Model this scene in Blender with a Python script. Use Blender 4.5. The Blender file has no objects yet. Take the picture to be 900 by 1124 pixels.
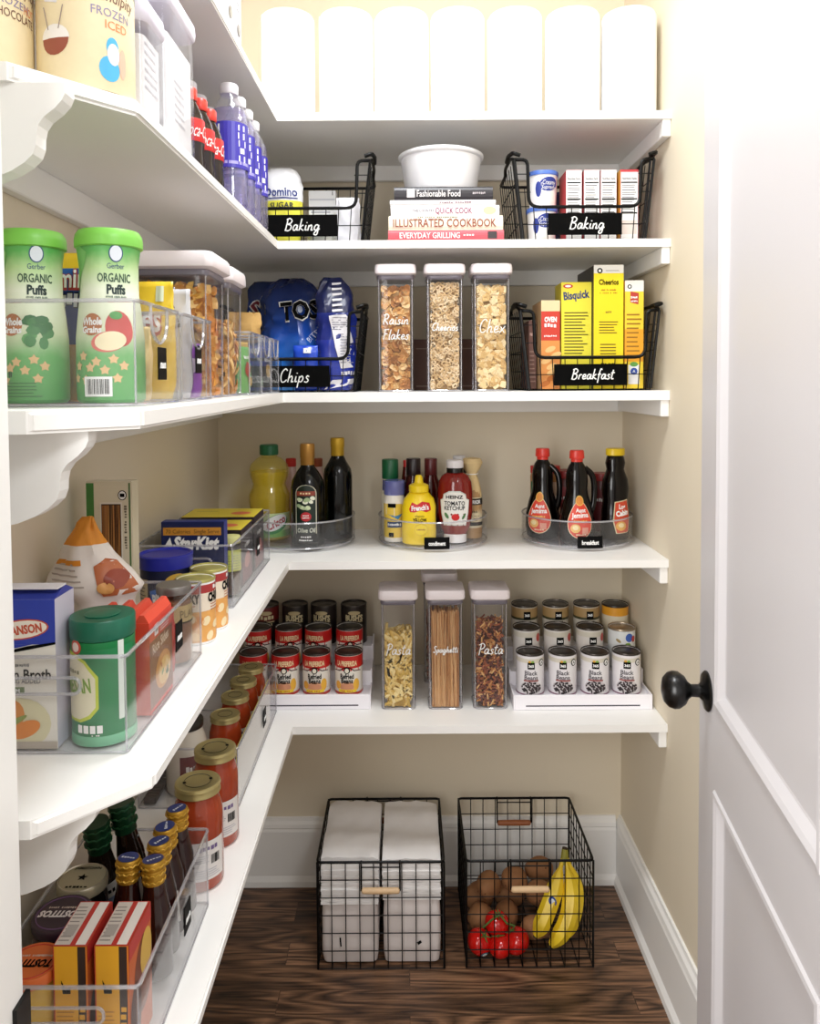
import bpy, bmesh, math, random
from math import sin, cos, pi, radians, tan, sqrt, atan2
from mathutils import Vector, Matrix, noise

C = bpy.context.scene
COL = C.collection
R = random.Random(7)

# ------------------------------------------------------------------ camera, sky, lights, exposure
F, PX, HOR, EYE = 860.0, 446.0, 417.0, 1.565
PITCH, ROLL = radians(2.2), radians(.35)
PY = HOR + F * tan(PITCH)
cam_d = bpy.data.cameras.new('camera')
cam_d.sensor_fit = 'HORIZONTAL'; cam_d.sensor_width = 36; cam_d.lens = 36 * F / 900
cam_d.shift_x = (450 - PX) / 900; cam_d.shift_y = -(562 - PY) / 900
cam_d.clip_start = .02
cam = bpy.data.objects.new('camera', cam_d); COL.objects.link(cam)
cam.matrix_world = Matrix.Translation((0, 0, EYE)) @ Matrix.Rotation(pi / 2 - PITCH, 4, 'X') @ Matrix.Rotation(-ROLL, 4, 'Z')
C.camera = cam

w = bpy.data.worlds.new('hall_daylight'); C.world = w; w.use_nodes = True
w.node_tree.nodes['Background'].inputs[0].default_value = (1, .93, .85, 1)
w.node_tree.nodes['Background'].inputs[1].default_value = .42

def area(name, loc, size, power, rot=(0, 0, 0), color=(1, 1, 1), sy=None):
    d = bpy.data.lights.new(name, 'AREA'); d.energy = power; d.size = size; d.color = color
    if sy: d.shape = 'RECTANGLE'; d.size_y = sy
    o = bpy.data.objects.new(name, d); COL.objects.link(o); o.location = loc; o.rotation_euler = rot
    return o
area('pantry_ceiling_lamp', (.06, 1.28, 3.02), .32, 11.5, color=(.92, .96, 1))
area('hall_fill_light', (-1.05, -.92, 1.8), 1.3, 36, (radians(85), 0, radians(-35)), (.985, .98, .975), 1.8)  # added soft fill from behind the camera, evens out door and fronts

area('left_shelf_fill', (.75, -.35, 2.7), .5, 8, (radians(38), 0, radians(30)), (.95, .975, 1))  # unseen fill, added to brighten the left shelves

vs = C.view_settings
vs.view_transform = 'Standard'; vs.look = 'None'; vs.gamma = 1; vs.exposure = .97; vs.use_curve_mapping = False
C.cycles.transparent_max_bounces = 40
C.cycles.max_bounces = 10; C.cycles.diffuse_bounces = 5

def ray(px, py):
    x = (px - PX) / F; y = -(py - PY) / F
    c, s = cos(ROLL), sin(ROLL)
    xr = x * c + y * s; yr = -x * s + y * c
    return xr, cos(PITCH) + sin(PITCH) * yr, -sin(PITCH) + cos(PITCH) * yr
def A(px, py, Y):                     # a sight line met with the plane y = Y -> (x, z)
    a, b, c = ray(px, py); t = Y / b
    return a * t, EYE + c * t
def ON(px, py, z):                    # a sight line met with a level surface at height z -> (x, y)
    a, b, c = ray(px, py); t = (z - EYE) / c
    return a * t, b * t

# ------------------------------------------------------------------ materials
def lin(h):
    h = h.lstrip('#'); v = [int(h[i:i + 2], 16) / 255 for i in (0, 2, 4)]
    return tuple(x / 12.92 if x <= .04045 else ((x + .055) / 1.055) ** 2.4 for x in v) + (1,)
MC = {}
def M(hexc, rough=.45, metal=0, vary=0., scale=40, bump=0., coat=0., spec=.5):
    k = (hexc, rough, metal, vary, scale, bump, coat, spec)
    if k in MC: return MC[k]
    m = bpy.data.materials.new('mat_' + hexc.strip('#')); m.use_nodes = True
    nt = m.node_tree; p = nt.nodes['Principled BSDF']
    p.inputs['Base Color'].default_value = lin(hexc); p.inputs['Roughness'].default_value = rough
    p.inputs['Metallic'].default_value = metal; p.inputs['Coat Weight'].default_value = coat; p.inputs['Specular IOR Level'].default_value = spec
    if vary or bump:
        tc = nt.nodes.new('ShaderNodeTexCoord'); n = nt.nodes.new('ShaderNodeTexNoise')
        n.inputs['Scale'].default_value = scale; n.inputs['Detail'].default_value = 4
        nt.links.new(tc.outputs['Object'], n.inputs['Vector'])
        if vary:
            mx = nt.nodes.new('ShaderNodeMix'); mx.data_type = 'RGBA'
            c = lin(hexc)
            mx.inputs[6].default_value = tuple(x * (1 - vary) for x in c[:3]) + (1,)
            mx.inputs[7].default_value = tuple(min(1, x * (1 + vary)) for x in c[:3]) + (1,)
            nt.links.new(n.outputs['Fac'], mx.inputs[0]); nt.links.new(mx.outputs[2], p.inputs['Base Color'])
        if bump:
            b = nt.nodes.new('ShaderNodeBump'); b.inputs['Strength'].default_value = bump; b.inputs['Distance'].default_value = .004
            nt.links.new(n.outputs['Fac'], b.inputs['Height']); nt.links.new(b.outputs[0], p.inputs['Normal'])
    MC[k] = m; return m
def print_z(name, stops, rough=.3, bump=.25, scale=14, coat=.3):
    # packaging print that changes colour from the bottom of the pack to its top
    m = bpy.data.materials.new(name); m.use_nodes = True; nt = m.node_tree; p = nt.nodes['Principled BSDF']; N = nt.nodes.new; L = nt.links.new
    p.inputs['Roughness'].default_value = rough; p.inputs['Coat Weight'].default_value = coat
    tc = N('ShaderNodeTexCoord'); sp = N('ShaderNodeSeparateXYZ'); ns = N('ShaderNodeTexNoise'); ns.inputs['Scale'].default_value = scale; ns.inputs['Detail'].default_value = 5
    L(tc.outputs['Object'], sp.inputs[0]); L(tc.outputs['Object'], ns.inputs['Vector'])
    z1 = stops[-1][0]; mp = N('ShaderNodeMath'); mp.operation = 'MULTIPLY_ADD'; mp.inputs[1].default_value = 1 / z1; L(sp.outputs[2], mp.inputs[0])
    nm = N('ShaderNodeMath'); nm.operation = 'MULTIPLY_ADD'; nm.inputs[1].default_value = .16; nm.inputs[2].default_value = -.08; L(ns.outputs['Fac'], nm.inputs[0]); L(nm.outputs[0], mp.inputs[2])
    rp = N('ShaderNodeValToRGB'); el = rp.color_ramp.elements
    while len(el) < len(stops): el.new(.5)
    for e, (z, c) in zip(el, stops): e.position = z / z1; e.color = lin(c)
    L(mp.outputs[0], rp.inputs[0]); L(rp.outputs[0], p.inputs['Base Color'])
    if bump:
        b = N('ShaderNodeBump'); b.inputs['Strength'].default_value = bump; b.inputs['Distance'].default_value = .006; L(ns.outputs['Fac'], b.inputs['Height']); L(b.outputs[0], p.inputs['Normal'])
    return m
def clear(name, tint=(.97, .97, .97), lo=.04, hi=.55, pw=3.0, haze=0., hz=(.9, .9, .92)):
    if name in MC: return MC[name]
    m = bpy.data.materials.new(name); m.use_nodes = True; nt = m.node_tree
    for n in list(nt.nodes): nt.nodes.remove(n)
    N = nt.nodes.new
    out = N('ShaderNodeOutputMaterial'); tr = N('ShaderNodeBsdfTransparent'); gl = N('ShaderNodeBsdfGlossy'); mx = N('ShaderNodeMixShader')
    lw = N('ShaderNodeLayerWeight'); lw.inputs[0].default_value = .5
    pwn = N('ShaderNodeMath'); pwn.operation = 'POWER'; pwn.inputs[1].default_value = pw
    ma = N('ShaderNodeMath'); ma.operation = 'MULTIPLY_ADD'; ma.inputs[1].default_value = hi; ma.inputs[2].default_value = lo
    tr.inputs[0].default_value = tint + (1,); gl.inputs['Roughness'].default_value = .06
    L = nt.links.new
    L(lw.outputs['Facing'], pwn.inputs[0]); L(pwn.outputs[0], ma.inputs[0]); L(ma.outputs[0], mx.inputs[0])
    base = tr
    if haze:
        df = N('ShaderNodeBsdfDiffuse'); df.inputs[0].default_value = hz + (1,); m2 = N('ShaderNodeMixShader'); m2.inputs[0].default_value = haze
        L(tr.outputs[0], m2.inputs[1]); L(df.outputs[0], m2.inputs[2]); base = m2
    L(base.outputs[0], mx.inputs[1]); L(gl.outputs[0], mx.inputs[2]); L(mx.outputs[0], out.inputs[0])
    MC[name] = m; return m
ACR = clear('acrylic', (.985, .985, .99), .025, .42, 3.4, .02)
EDGE = clear('acrylic_edge', (.80, .80, .83), .15, .5, 2, .25, (.86, .86, .9))
BOX = clear('container_plastic', (.96, .955, .96), .02, .3, 3.5, .02)
PET = clear('bottle_plastic', (.95, .95, .97), .05, .5, 2.5, .05)
OIL = clear('oil_bottle', (.98, .94, .55), .05, .4, 2.5, .08, (.95, .85, .3))
GLASS = clear('jar_glass', (.96, .97, .96), .05, .5, 2.5)
FILM = clear('plastic_film', (.93, .93, .95), .06, .5, 2, .3, (.95, .95, .97))
BLK = M('#050505', .3); WIRE = M('#040404', .42, spec=.22); INK = M('#080808', .7, spec=.1); CHALK = M('#f4f4f2', .6)
WHITE = M('#f4f4f4', .5); PAPER = M('#f7f7f8', .85, 0, .02, 60, .15); LID = M('#efe6e8', .35)
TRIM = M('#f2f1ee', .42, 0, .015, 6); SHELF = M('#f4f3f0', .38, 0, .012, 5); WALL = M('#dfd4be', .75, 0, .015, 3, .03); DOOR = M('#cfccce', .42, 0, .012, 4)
GOLD = M('#b79a55', .3, .9); TIN = M('#9a958c', .3, .9); DTIN = M('#4a4541', .35, .8)
RED = M('#c8201f', .4); GREEN = M('#0f5a35', .4)

def wood_floor():
    m = bpy.data.materials.new('dark_oak'); m.use_nodes = True; nt = m.node_tree; N = nt.nodes.new; L = nt.links.new
    p = nt.nodes['Principled BSDF']; p.inputs['Roughness'].default_value = .38
    tc = N('ShaderNodeTexCoord')
    br = N('ShaderNodeTexBrick'); br.offset = .37; br.inputs['Color1'].default_value = (.30, .30, .30, 1); br.inputs['Color2'].default_value = (1, 1, 1, 1)
    br.inputs['Mortar'].default_value = (0, 0, 0, 1); br.inputs['Scale'].default_value = 1; br.inputs['Mortar Size'].default_value = .0012
    br.inputs['Brick Width'].default_value = .9; br.inputs['Row Height'].default_value = .085; br.inputs['Bias'].default_value = -.1
    L(tc.outputs['Object'], br.inputs['Vector'])
    ad = N('ShaderNodeVectorMath'); ad.operation = 'MULTIPLY_ADD'; ad.inputs[1].default_value = (3, 7, 0)
    L(br.outputs['Color'], ad.inputs[0]); L(tc.outputs['Object'], ad.inputs[2])
    mp = N('ShaderNodeMapping'); mp.inputs['Scale'].default_value = (.9, 7, 1); L(ad.outputs[0], mp.inputs[0])
    wn = N('ShaderNodeTexNoise'); wn.inputs['Scale'].default_value = 1.7; wn.inputs['Detail'].default_value = 1.5; wn.inputs['Distortion'].default_value = .4; L(mp.outputs[0], wn.inputs['Vector'])
    wm = N('ShaderNodeMath'); wm.operation = 'MULTIPLY'; wm.inputs[1].default_value = 11; L(wn.outputs['Fac'], wm.inputs[0])
    wv = N('ShaderNodeMath'); wv.operation = 'PINGPONG'; wv.inputs[1].default_value = .5; L(wm.outputs[0], wv.inputs[0])
    wd = N('ShaderNodeMath'); wd.operation = 'MULTIPLY_ADD'; wd.inputs[1].default_value = 1.1; wd.inputs[2].default_value = .45; L(wv.outputs[0], wd.inputs[0]); wv = wd
    mp2 = N('ShaderNodeMapping'); mp2.inputs['Scale'].default_value = (8, 160, 1); L(ad.outputs[0], mp2.inputs[0])
    ns = N('ShaderNodeTexNoise'); ns.inputs['Scale'].default_value = 1; ns.inputs['Detail'].default_value = 5; L(mp2.outputs[0], ns.inputs['Vector'])
    m1 = N('ShaderNodeMath'); m1.operation = 'MULTIPLY'; L(wv.outputs[0], m1.inputs[0]); L(ns.outputs['Fac'], m1.inputs[1])
    rp = N('ShaderNodeValToRGB'); rp.color_ramp.elements[0].position = .18; rp.color_ramp.elements[1].position = .62
    rp.color_ramp.elements[0].color = lin('#2a1a11'); rp.color_ramp.elements[1].color = lin('#a87c5c'); L(m1.outputs[0], rp.inputs[0])
    mx = N('ShaderNodeMix'); mx.data_type = 'RGBA'; mx.blend_type = 'MULTIPLY'; mx.inputs[0].default_value = .6
    L(rp.outputs[0], mx.inputs[6]); L(br.outputs['Color'], mx.inputs[7]); L(mx.outputs[2], p.inputs['Base Color'])
    bp = N('ShaderNodeBump'); bp.inputs['Strength'].default_value = .25; bp.inputs['Distance'].default_value = .002
    L(m1.outputs[0], bp.inputs['Height']); L(bp.outputs[0], p.inputs['Normal'])
    return m

# ------------------------------------------------------------------ mesh builder
FONT = {}
def glyphs(s, bold=0.):
    k = (s, bold)
    if k in FONT: return FONT[k]
    cu = bpy.data.curves.new('t', 'FONT'); cu.body = s; cu.size = 1; cu.offset = bold; cu.resolution_u = 2
    o = bpy.data.objects.new('t', cu); COL.objects.link(o)
    bpy.context.view_layer.update()
    me = o.evaluated_get(bpy.context.evaluated_depsgraph_get()).to_mesh()
    vv = [v.co.copy() for v in me.vertices]; ff = [tuple(p.vertices) for p in me.polygons]
    bpy.data.objects.remove(o); bpy.data.curves.remove(cu)
    FONT[k] = (vv, ff); return FONT[k]

FINE = set('''what is inside|A BOWL A DAY|EAT WELL|100%|HOMESTYLE|SIMPLE SUPPERS|THE COOKS ILLUSTRATED|Lovegren|Sage|BOOK|Alfredo|Sauce|sauce|SAUCE|TACOS|restaurant style|SYRUPS|bran|whole wheat pasta|organic|wheat|snack|crisp|nuts|seeds|bites|dried|cake|spread|chips|water|salmon|bread crumbs|soup|GRATED|8 OZ|mustard|ORIGINAL|OATS|GRAHAMS|corn|olive|cooking|OLIO|EXTRA|VERGINE|SYRUP|100% natural|FAT FREE|Ranch|BAKED|Chick Peas|puffed grain snack'''.split('|'))
HAND = {
 'B': (.62, [[(.08, 0), (.22, 1)], [(.1, .92), (.35, 1.02), (.56, .85), (.45, .62), (.18, .54), (.5, .45), (.5, .15), (.3, 0), (.02, .04)]]),
 'C': (.5, [[(.5, .85), (.38, 1), (.15, .8), (.06, .4), (.15, .05), (.35, .05), (.5, .2)]]),
 'S': (.5, [[(.5, .9), (.3, 1), (.15, .78), (.35, .5), (.4, .2), (.22, 0), (.02, .12)]]),
 'P': (.5, [[(.08, -.1), (.22, 1)], [(.05, .85), (.3, 1.02), (.52, .85), (.45, .58), (.2, .45)]]),
 'R': (.6, [[(.08, 0), (.22, 1)], [(.05, .88), (.35, 1.02), (.54, .8), (.4, .55), (.18, .5), (.55, 0)]]),
 'F': (.5, [[(.08, 0), (.2, 1)], [(.05, .95), (.55, 1.02)], [(.12, .52), (.42, .56)]]),
 'a': (.48, [[(.42, .42), (.2, .48), (.05, .25), (.1, .03), (.26, .08), (.42, .45), (.36, .06), (.5, .08)]]),
 'b': (.42, [[(.2, 1), (.06, .05), (.28, .0), (.38, .25), (.25, .42), (.1, .3)]]),
 'e': (.4, [[(.05, .2), (.3, .28), (.3, .45), (.15, .45), (.05, .2), (.15, .02), (.4, .12)]]),
 'f': (.36, [[(.42, .9), (.3, 1), (.2, .6), (.1, -.35)], [(.04, .45), (.36, .5)]]),
 'g': (.5, [[(.42, .42), (.2, .48), (.05, .22), (.14, .04), (.34, .15), (.43, .45), (.34, -.3), (.1, -.34), (.14, -.14), (.52, .16)]]),
 'h': (.48, [[(.06, 0), (.2, 1)], [(.1, .3), (.3, .47), (.36, .3), (.32, .03), (.48, .08)]]),
 'i': (.22, [[(.12, .45), (.07, .06), (.22, .08)], [(.17, .64), (.19, .7)]]),
 'k': (.44, [[(.05, 0), (.2, 1)], [(.38, .48), (.12, .25), (.42, 0)]]),
 'l': (.2, [[(.2, 1), (.07, .06), (.2, .06)]]),
 'n': (.48, [[(.05, 0), (.12, .45)], [(.09, .3), (.3, .47), (.36, .3), (.32, .03), (.48, .08)]]),
 'o': (.42, [[(.25, .46), (.06, .28), (.1, .03), (.3, .06), (.36, .32), (.22, .46), (.42, .42)]]),
 'p': (.46, [[(.12, .45), (.0, -.4)], [(.1, .32), (.3, .47), (.38, .25), (.25, .03), (.08, .1)]]),
 'r': (.34, [[(.05, 0), (.12, .45)], [(.1, .3), (.22, .46), (.34, .42)]]),
 's': (.34, [[(.32, .4), (.2, .47), (.12, .34), (.28, .16), (.16, .0), (.0, .06)]]),
 't': (.32, [[(.22, .9), (.1, .08), (.3, .06)], [(.02, .6), (.36, .64)]]),
 'c': (.38, [[(.34, .4), (.2, .47), (.06, .25), (.12, .02), (.26, .03), (.38, .12)]]),
 'u': (.46, [[(.05, .45), (.05, .1), (.2, .02), (.36, .45), (.34, .06), (.46, .08)]]),
 'm': (.66, [[(.05, 0), (.12, .45)], [(.09, .3), (.26, .47), (.3, .02)], [(.3, .3), (.46, .47), (.52, .05), (.64, .08)]]),
 'x': (.4, [[(.05, .45), (.36, 0)], [(.38, .47), (.02, 0)]]),
}

class B:
    def __init__(s): s.v = []; s.f = []; s.mi = []; s.sm = []; s.mats = []
    def _m(s, m):
        if m not in s.mats: s.mats.append(m)
        return s.mats.index(m)
    def add(s, vs, fs, m, smooth=False, mt=None):
        k = len(s.v); i = s._m(m)
        s.v += [(mt @ Vector(p)) if mt else Vector(p) for p in vs]
        for f in fs: s.f.append(tuple(a + k for a in f)); s.mi.append(i); s.sm.append(smooth)
        return s
    def bm(s, b, m, smooth=False, mt=None):
        b.verts.ensure_lookup_table(); b.verts.index_update()
        s.add([v.co for v in b.verts], [[v.index for v in f.verts] for f in b.faces], m, smooth, mt); b.free(); return s
    def box(s, x0, y0, z0, x1, y1, z1, m, r=0, seg=2, mt=None, faces=None):
        if r:
            b = bmesh.new(); bmesh.ops.create_cube(b, size=1)
            for v in b.verts: v.co = Vector(((x0 + x1) / 2 + v.co.x * (x1 - x0), (y0 + y1) / 2 + v.co.y * (y1 - y0), (z0 + z1) / 2 + v.co.z * (z1 - z0)))
            bmesh.ops.bevel(b, geom=list(b.edges), offset=r, segments=seg, affect='EDGES', profile=.5)
            return s.bm(b, m, True if seg > 1 else False, mt)
        V = [(x0, y0, z0), (x1, y0, z0), (x1, y1, z0), (x0, y1, z0), (x0, y0, z1), (x1, y0, z1), (x1, y1, z1), (x0, y1, z1)]
        FS = {'b': (3, 2, 1, 0), 't': (4, 5, 6, 7), 'f': (0, 1, 5, 4), 'r': (1, 2, 6, 5), 'k': (2, 3, 7, 6), 'l': (3, 0, 4, 7)}
        for q, f in FS.items(): s.add([V[i] for i in f], [(0, 1, 2, 3)], (faces or {}).get(q, m), False, mt)
        return s
    def lathe(s, prof, m, seg=28, c=(0, 0, 0), mt=None, smooth=True, mb=None):
        vs = []; fs = []
        for r, z in prof:
            for k in range(seg): a = 2 * pi * k / seg; vs.append((c[0] + r * cos(a), c[1] + r * sin(a), c[2] + z))
        for i in range(len(prof) - 1):
            for k in range(seg): k2 = (k + 1) % seg; fs.append((i * seg + k, i * seg + k2, (i + 1) * seg + k2, (i + 1) * seg + k))
        n = len(prof) - 1
        fs.append(tuple(range(seg - 1, -1, -1))); fs.append(tuple(n * seg + k for k in range(seg)))
        return s.add(vs, fs, m, smooth, mt)
    def loft(s, rings, m, smooth=True, cap=True, closed=False, mt=None):
        n = len(rings[0]); vs = [p for r in rings for p in r]; fs = []
        K = len(rings)
        for i in range(K if closed else K - 1):
            j = (i + 1) % K
            for k in range(n): k2 = (k + 1) % n; fs.append((i * n + k, i * n + k2, j * n + k2, j * n + k))
        if cap and not closed: fs.append(tuple(range(n - 1, -1, -1))); fs.append(tuple((K - 1) * n + k for k in range(n)))
        return s.add(vs, fs, m, smooth, mt)
    def tube(s, pts, r, m, seg=6, closed=False, mt=None, rs=None, flat=1.):
        P = [Vector(p) for p in pts]; n = len(P); rings = []; prev = None
        for i, p in enumerate(P):
            a = P[(i - 1) % n] if (closed or i) else p; b = P[(i + 1) % n] if (closed or i < n - 1) else p
            t = (b - a).normalized() if (b - a).length > 1e-9 else Vector((0, 0, 1))
            if prev is None:
                u = t.orthogonal().normalized()
            else:
                u = prev - t * prev.dot(t)
                u = u.normalized() if u.length > 1e-6 else t.orthogonal().normalized()
            prev = u; v = t.cross(u); rr = rs[i] if rs else r
            rings.append([p + (u * cos(2 * pi * k / seg) + v * sin(2 * pi * k / seg) * flat) * rr for k in range(seg)])
        return s.loft(rings, m, True, True, closed, mt)
    def prism(s, poly, a, b, m, axis='z', mt=None, smooth=False):
        n = len(poly)
        def q(p, h): return {'z': (p[0], p[1], h), 'y': (p[0], h, p[1]), 'x': (h, p[0], p[1])}[axis]
        vs = [q(p, a) for p in poly] + [q(p, b) for p in poly]
        fs = [tuple(range(n - 1, -1, -1)), tuple(range(n, 2 * n))] + [(k, (k + 1) % n, n + (k + 1) % n, n + k) for k in range(n)]
        return s.add(vs, fs, m, smooth, mt)
    def text(s, t, u, v, h, mp, m, w=None, bold=.0, shear=0., rot=0., off=.0006, maxw=None):
        if t in FINE:                                     # print too fine to read: broken bars
            n = max(4, len(t)); w = w or min(maxw or 9, h * .55 * n); c, q = cos(rot), sin(rot); rr = random.Random(t)
            for i in range(n):
                if t[i % len(t)] == ' ': continue
                a0 = (i / n - .5) * w; a1 = a0 + w / n * rr.uniform(.55, .85); b0 = -h / 2 * rr.uniform(.4, .8); b1 = h / 2 * rr.uniform(.4, .9)
                s.add([mp(u + a * c - b * q, v + a * q + b * c, off) for a, b in ((a0, b0), (a1, b0), (a1, b1), (a0, b1))], [(0, 1, 2, 3)], m)
            return s
        vv, ff = glyphs(t, bold)
        if not vv: return s
        x0 = min(p.x for p in vv); x1 = max(p.x for p in vv); y1 = max(p.y for p in vv); y0 = min(0, min(p.y for p in vv))
        y1 = max(y1, .1); sy = h / y1; sx = (w / (x1 - x0)) if w else sy
        if maxw and sx * (x1 - x0) > maxw: sx = maxw / (x1 - x0)
        c, q = cos(rot), sin(rot); out = []
        for p in vv:
            a = (p.x - (x0 + x1) / 2) * sx + shear * p.y * sy; b = (p.y - y1 / 2) * sy
            out.append(mp(u + a * c - b * q, v + a * q + b * c, off))
        return s.add(out, ff, m)
    def hand(s, t, u, v, w, mp, m, r=.0011, off=.0008, slant=.12, rot=0.):
        x = 0; st = []
        for ch in t:
            if ch == ' ': x += .3; continue
            wd, ls = HAND[ch]
            for l in ls: st.append([(x + a + slant * b, b) for a, b in l])
            x += wd + .04
        k = w / x; c, q = cos(rot), sin(rot)
        for l in st:
            fine = []
            for i in range(len(l) - 1):
                for j in range(3):
                    f = j / 3; fine.append(cr(l, i, f))
            fine.append(l[-1]); pts = []
            for a, b in fine:
                a = (a - x / 2) * k; b = (b - .4) * k; pts.append(mp(u + a * c - b * q, v + a * q + b * c, off))
            s.tube(pts, r, m, 5)
        return s
    def rect(s, u0, v0, u1, v1, mp, m, off=.0003, nx=8, ny=1):
        vs = []; fs = []
        for j in range(ny + 1):
            for i in range(nx + 1): vs.append(mp(u0 + (u1 - u0) * i / nx, v0 + (v1 - v0) * j / ny, off))
        for j in range(ny):
            for i in range(nx): a = j * (nx + 1) + i; fs.append((a, a + 1, a + nx + 2, a + nx + 1))
        return s.add(vs, fs, m)
    def oval(s, u, v, ru, rv, mp, m, off=.0004, n=20, rot=0.):
        vs = [mp(u, v, off)]; fs = []; c, q = cos(rot), sin(rot)
        for j in (1, 2):
            for k in range(n):
                a = ru * j / 2 * cos(2 * pi * k / n); b = rv * j / 2 * sin(2 * pi * k / n); vs.append(mp(u + a * c - b * q, v + a * q + b * c, off))
        for k in range(n):
            k2 = (k + 1) % n; fs.append((0, 1 + k, 1 + k2)); fs.append((1 + k, 1 + n + k, 1 + n + k2, 1 + k2))
        return s.add(vs, fs, m)
    def poly(s, pts, mp, m, off=.0004, cuts=2):
        b = bmesh.new(); f = b.faces.new([b.verts.new((p[0], p[1], 0)) for p in pts])
        bmesh.ops.triangulate(b, faces=[f])
        if cuts: bmesh.ops.subdivide_edges(b, edges=list(b.edges), cuts=cuts, use_grid_fill=True)
        for v in b.verts: v.co = Vector(mp(v.co.x, v.co.y, off))
        return s.bm(b, m)
    def lines(s, u0, v0, u1, v1, n, mp, m, r=R, off=.0005, th=.3):
        h = (v1 - v0) / n
        for i in range(n):
            e = u0 + (u1 - u0) * r.uniform(.72, 1); s.rect(u0, v0 + i * h, e, v0 + i * h + h * th, mp, m, off, 4)
        return s
    def done(s, name, parent=None, mt=None):
        me = bpy.data.meshes.new(name)
        vs = [(mt @ v) if mt else v for v in s.v]
        me.from_pydata([tuple(v) for v in vs], [], s.f)
        for m in s.mats: me.materials.append(m)
        me.polygons.foreach_set('material_index', s.mi); me.polygons.foreach_set('use_smooth', s.sm)
        me.update()
        if any(s.sm):
            try: me.set_sharp_from_angle(angle=radians(40))
            except Exception: pass
        o = bpy.data.objects.new(name, me); COL.objects.link(o)
        if parent: o.parent = parent
        return o
def cr(l, i, f):
    p0 = l[max(i - 1, 0)]; p1 = l[i]; p2 = l[i + 1]; p3 = l[min(i + 2, len(l) - 1)]
    return tuple(.5 * (2 * p1[k] + (p2[k] - p0[k]) * f + (2 * p0[k] - 5 * p1[k] + 4 * p2[k] - p3[k]) * f * f + (3 * p1[k] - p0[k] - 3 * p2[k] + p3[k]) * f ** 3) for k in (0, 1))

def flat(o, u, v):
    o = Vector(o); u = Vector(u); v = Vector(v); n = u.cross(v).normalized()
    return lambda a, b, e: o + u * a + v * b + n * e
def front(y, z0=0, x0=0): return flat((x0, y, z0), (1, 0, 0), (0, 0, 1))       # faces -Y
def right(x, z0=0, y0=0): return flat((x, y0, z0), (0, 1, 0), (0, 0, 1))       # faces +X
def topm(z, x0=0, y0=0): return flat((x0, y0, z), (1, 0, 0), (0, 1, 0))        # faces +Z
def cyl(r, z0=0, a0=-90, c=(0, 0)):
    rf = r if callable(r) else (lambda v: r); r0 = rf(0) if not callable(r) else r(.05)
    a0 = radians(a0)
    def g(u, v, e):
        a = a0 + u / r0; q = rf(v) + e
        return Vector((c[0] + q * cos(a), c[1] + q * sin(a), z0 + v))
    return g
def fillet(pts, rad, seg=4, closed=False):
    P = [Vector(p) for p in pts]; n = len(P); out = []
    for i, p in enumerate(P):
        if not closed and i in (0, n - 1): out.append(p); continue
        a = P[i - 1]; b = P[(i + 1) % n]; da = (a - p); db = (b - p)
        r = min(rad, da.length * .48, db.length * .48); s = p + da.normalized() * r; e = p + db.normalized() * r
        for k in range(seg + 1):
            t = k / seg; out.append(s * (1 - t) ** 2 + p * 2 * t * (1 - t) + e * t * t)
    return out
def rrect(w, d, r, n=4):
    out = []
    for cx, cy, a in ((w / 2 - r, d / 2 - r, 0), (-w / 2 + r, d / 2 - r, 90), (-w / 2 + r, -d / 2 + r, 180), (w / 2 - r, -d / 2 + r, 270)):
        for k in range(n + 1): t = radians(a + 90 * k / n); out.append((cx + r * cos(t), cy + r * sin(t)))
    return out

# ------------------------------------------------------------------ things
def tag(o, label, cat, group=None, kind=None):
    o['label'] = label; o['category'] = cat
    if group: o['group'] = group
    if kind: o['kind'] = kind
    return o
def T(name, label, cat, loc=(0, 0, 0), rz=0, group=None):
    o = bpy.data.objects.new(name, None); COL.objects.link(o); o.empty_display_size = .02
    o.location = loc; o.rotation_euler = (0, 0, radians(rz)); return tag(o, label, cat, group)
def dup(root, loc, rz=None, label=None, group=None, rot=None):
    def cp(o, par):
        c = o.copy(); COL.objects.link(c); c.parent = par
        for ch in list(o.children):
            if ch is not c: cp(ch, c)
        return c
    r = cp(root, None); r.location = loc
    if rz is not None: r.rotation_euler = (0, 0, radians(rz))
    if rot: r.rotation_euler = tuple(radians(a) for a in rot)
    if label: r['label'] = label
    if group: r['group'] = group
    return r
def struct(b, name, parent=None):
    o = b.done(name, parent); o['kind'] = 'structure'; return o

# ================================================================== the room
XL, XR, YB, YF = -.576, .66, 2.39, 1.96
TOP = {1: 2.226, 2: 1.912, 3: 1.535, 4: 1.1075, 5: .685}
struct(B().box(-1.6, -1.6, -.05, 1.6, YB + .1, 0, wood_floor()), 'floor')
struct(B().box(XL - .1, YB, 0, XR + .1, YB + .1, 3.06, WALL), 'wall_back')
struct(B().box(XL - .1, .67, 0, XL, YB, 3.06, WALL), 'wall_left')
struct(B().box(XR, .67, 0, XR + .1, YB, 3.06, WALL), 'wall_right')
struct(B().box(XL - .1, .67, 3.06, XR + .1, YB + .1, 3.12, M('#f6f4ee', .8, 0, .01, 4)), 'ceiling')
struct(B().box(XL, .67, 0, -.402, .79, 3.06, TRIM), 'wall_front')
struct(B().box(.475, .67, 0, XR, .78, 3.06, TRIM), 'wall_front_right')
def base_poly(): return [(0, 0), (.028, 0), (.026, .016), (.017, .03), (.017, .168), (.014, .176), (.016, .18), (.014, .19), (.008, .199), (.006, .208), (0, .209)]
b = B(); b.prism([(XR - p, z) for p, z in base_poly()], .79, YB - .0005, TRIM, 'y'); struct(b, 'baseboard_right')
b = B(); b.prism([(YB - p, z) for p, z in base_poly()], XL + .02, XR - .018, TRIM, 'x'); struct(b, 'baseboard_back')
b = B(); b.prism([(XL + p, z) for p, z in base_poly()], .79, YB - .0005, TRIM, 'y'); struct(b, 'baseboard_left')
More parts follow.
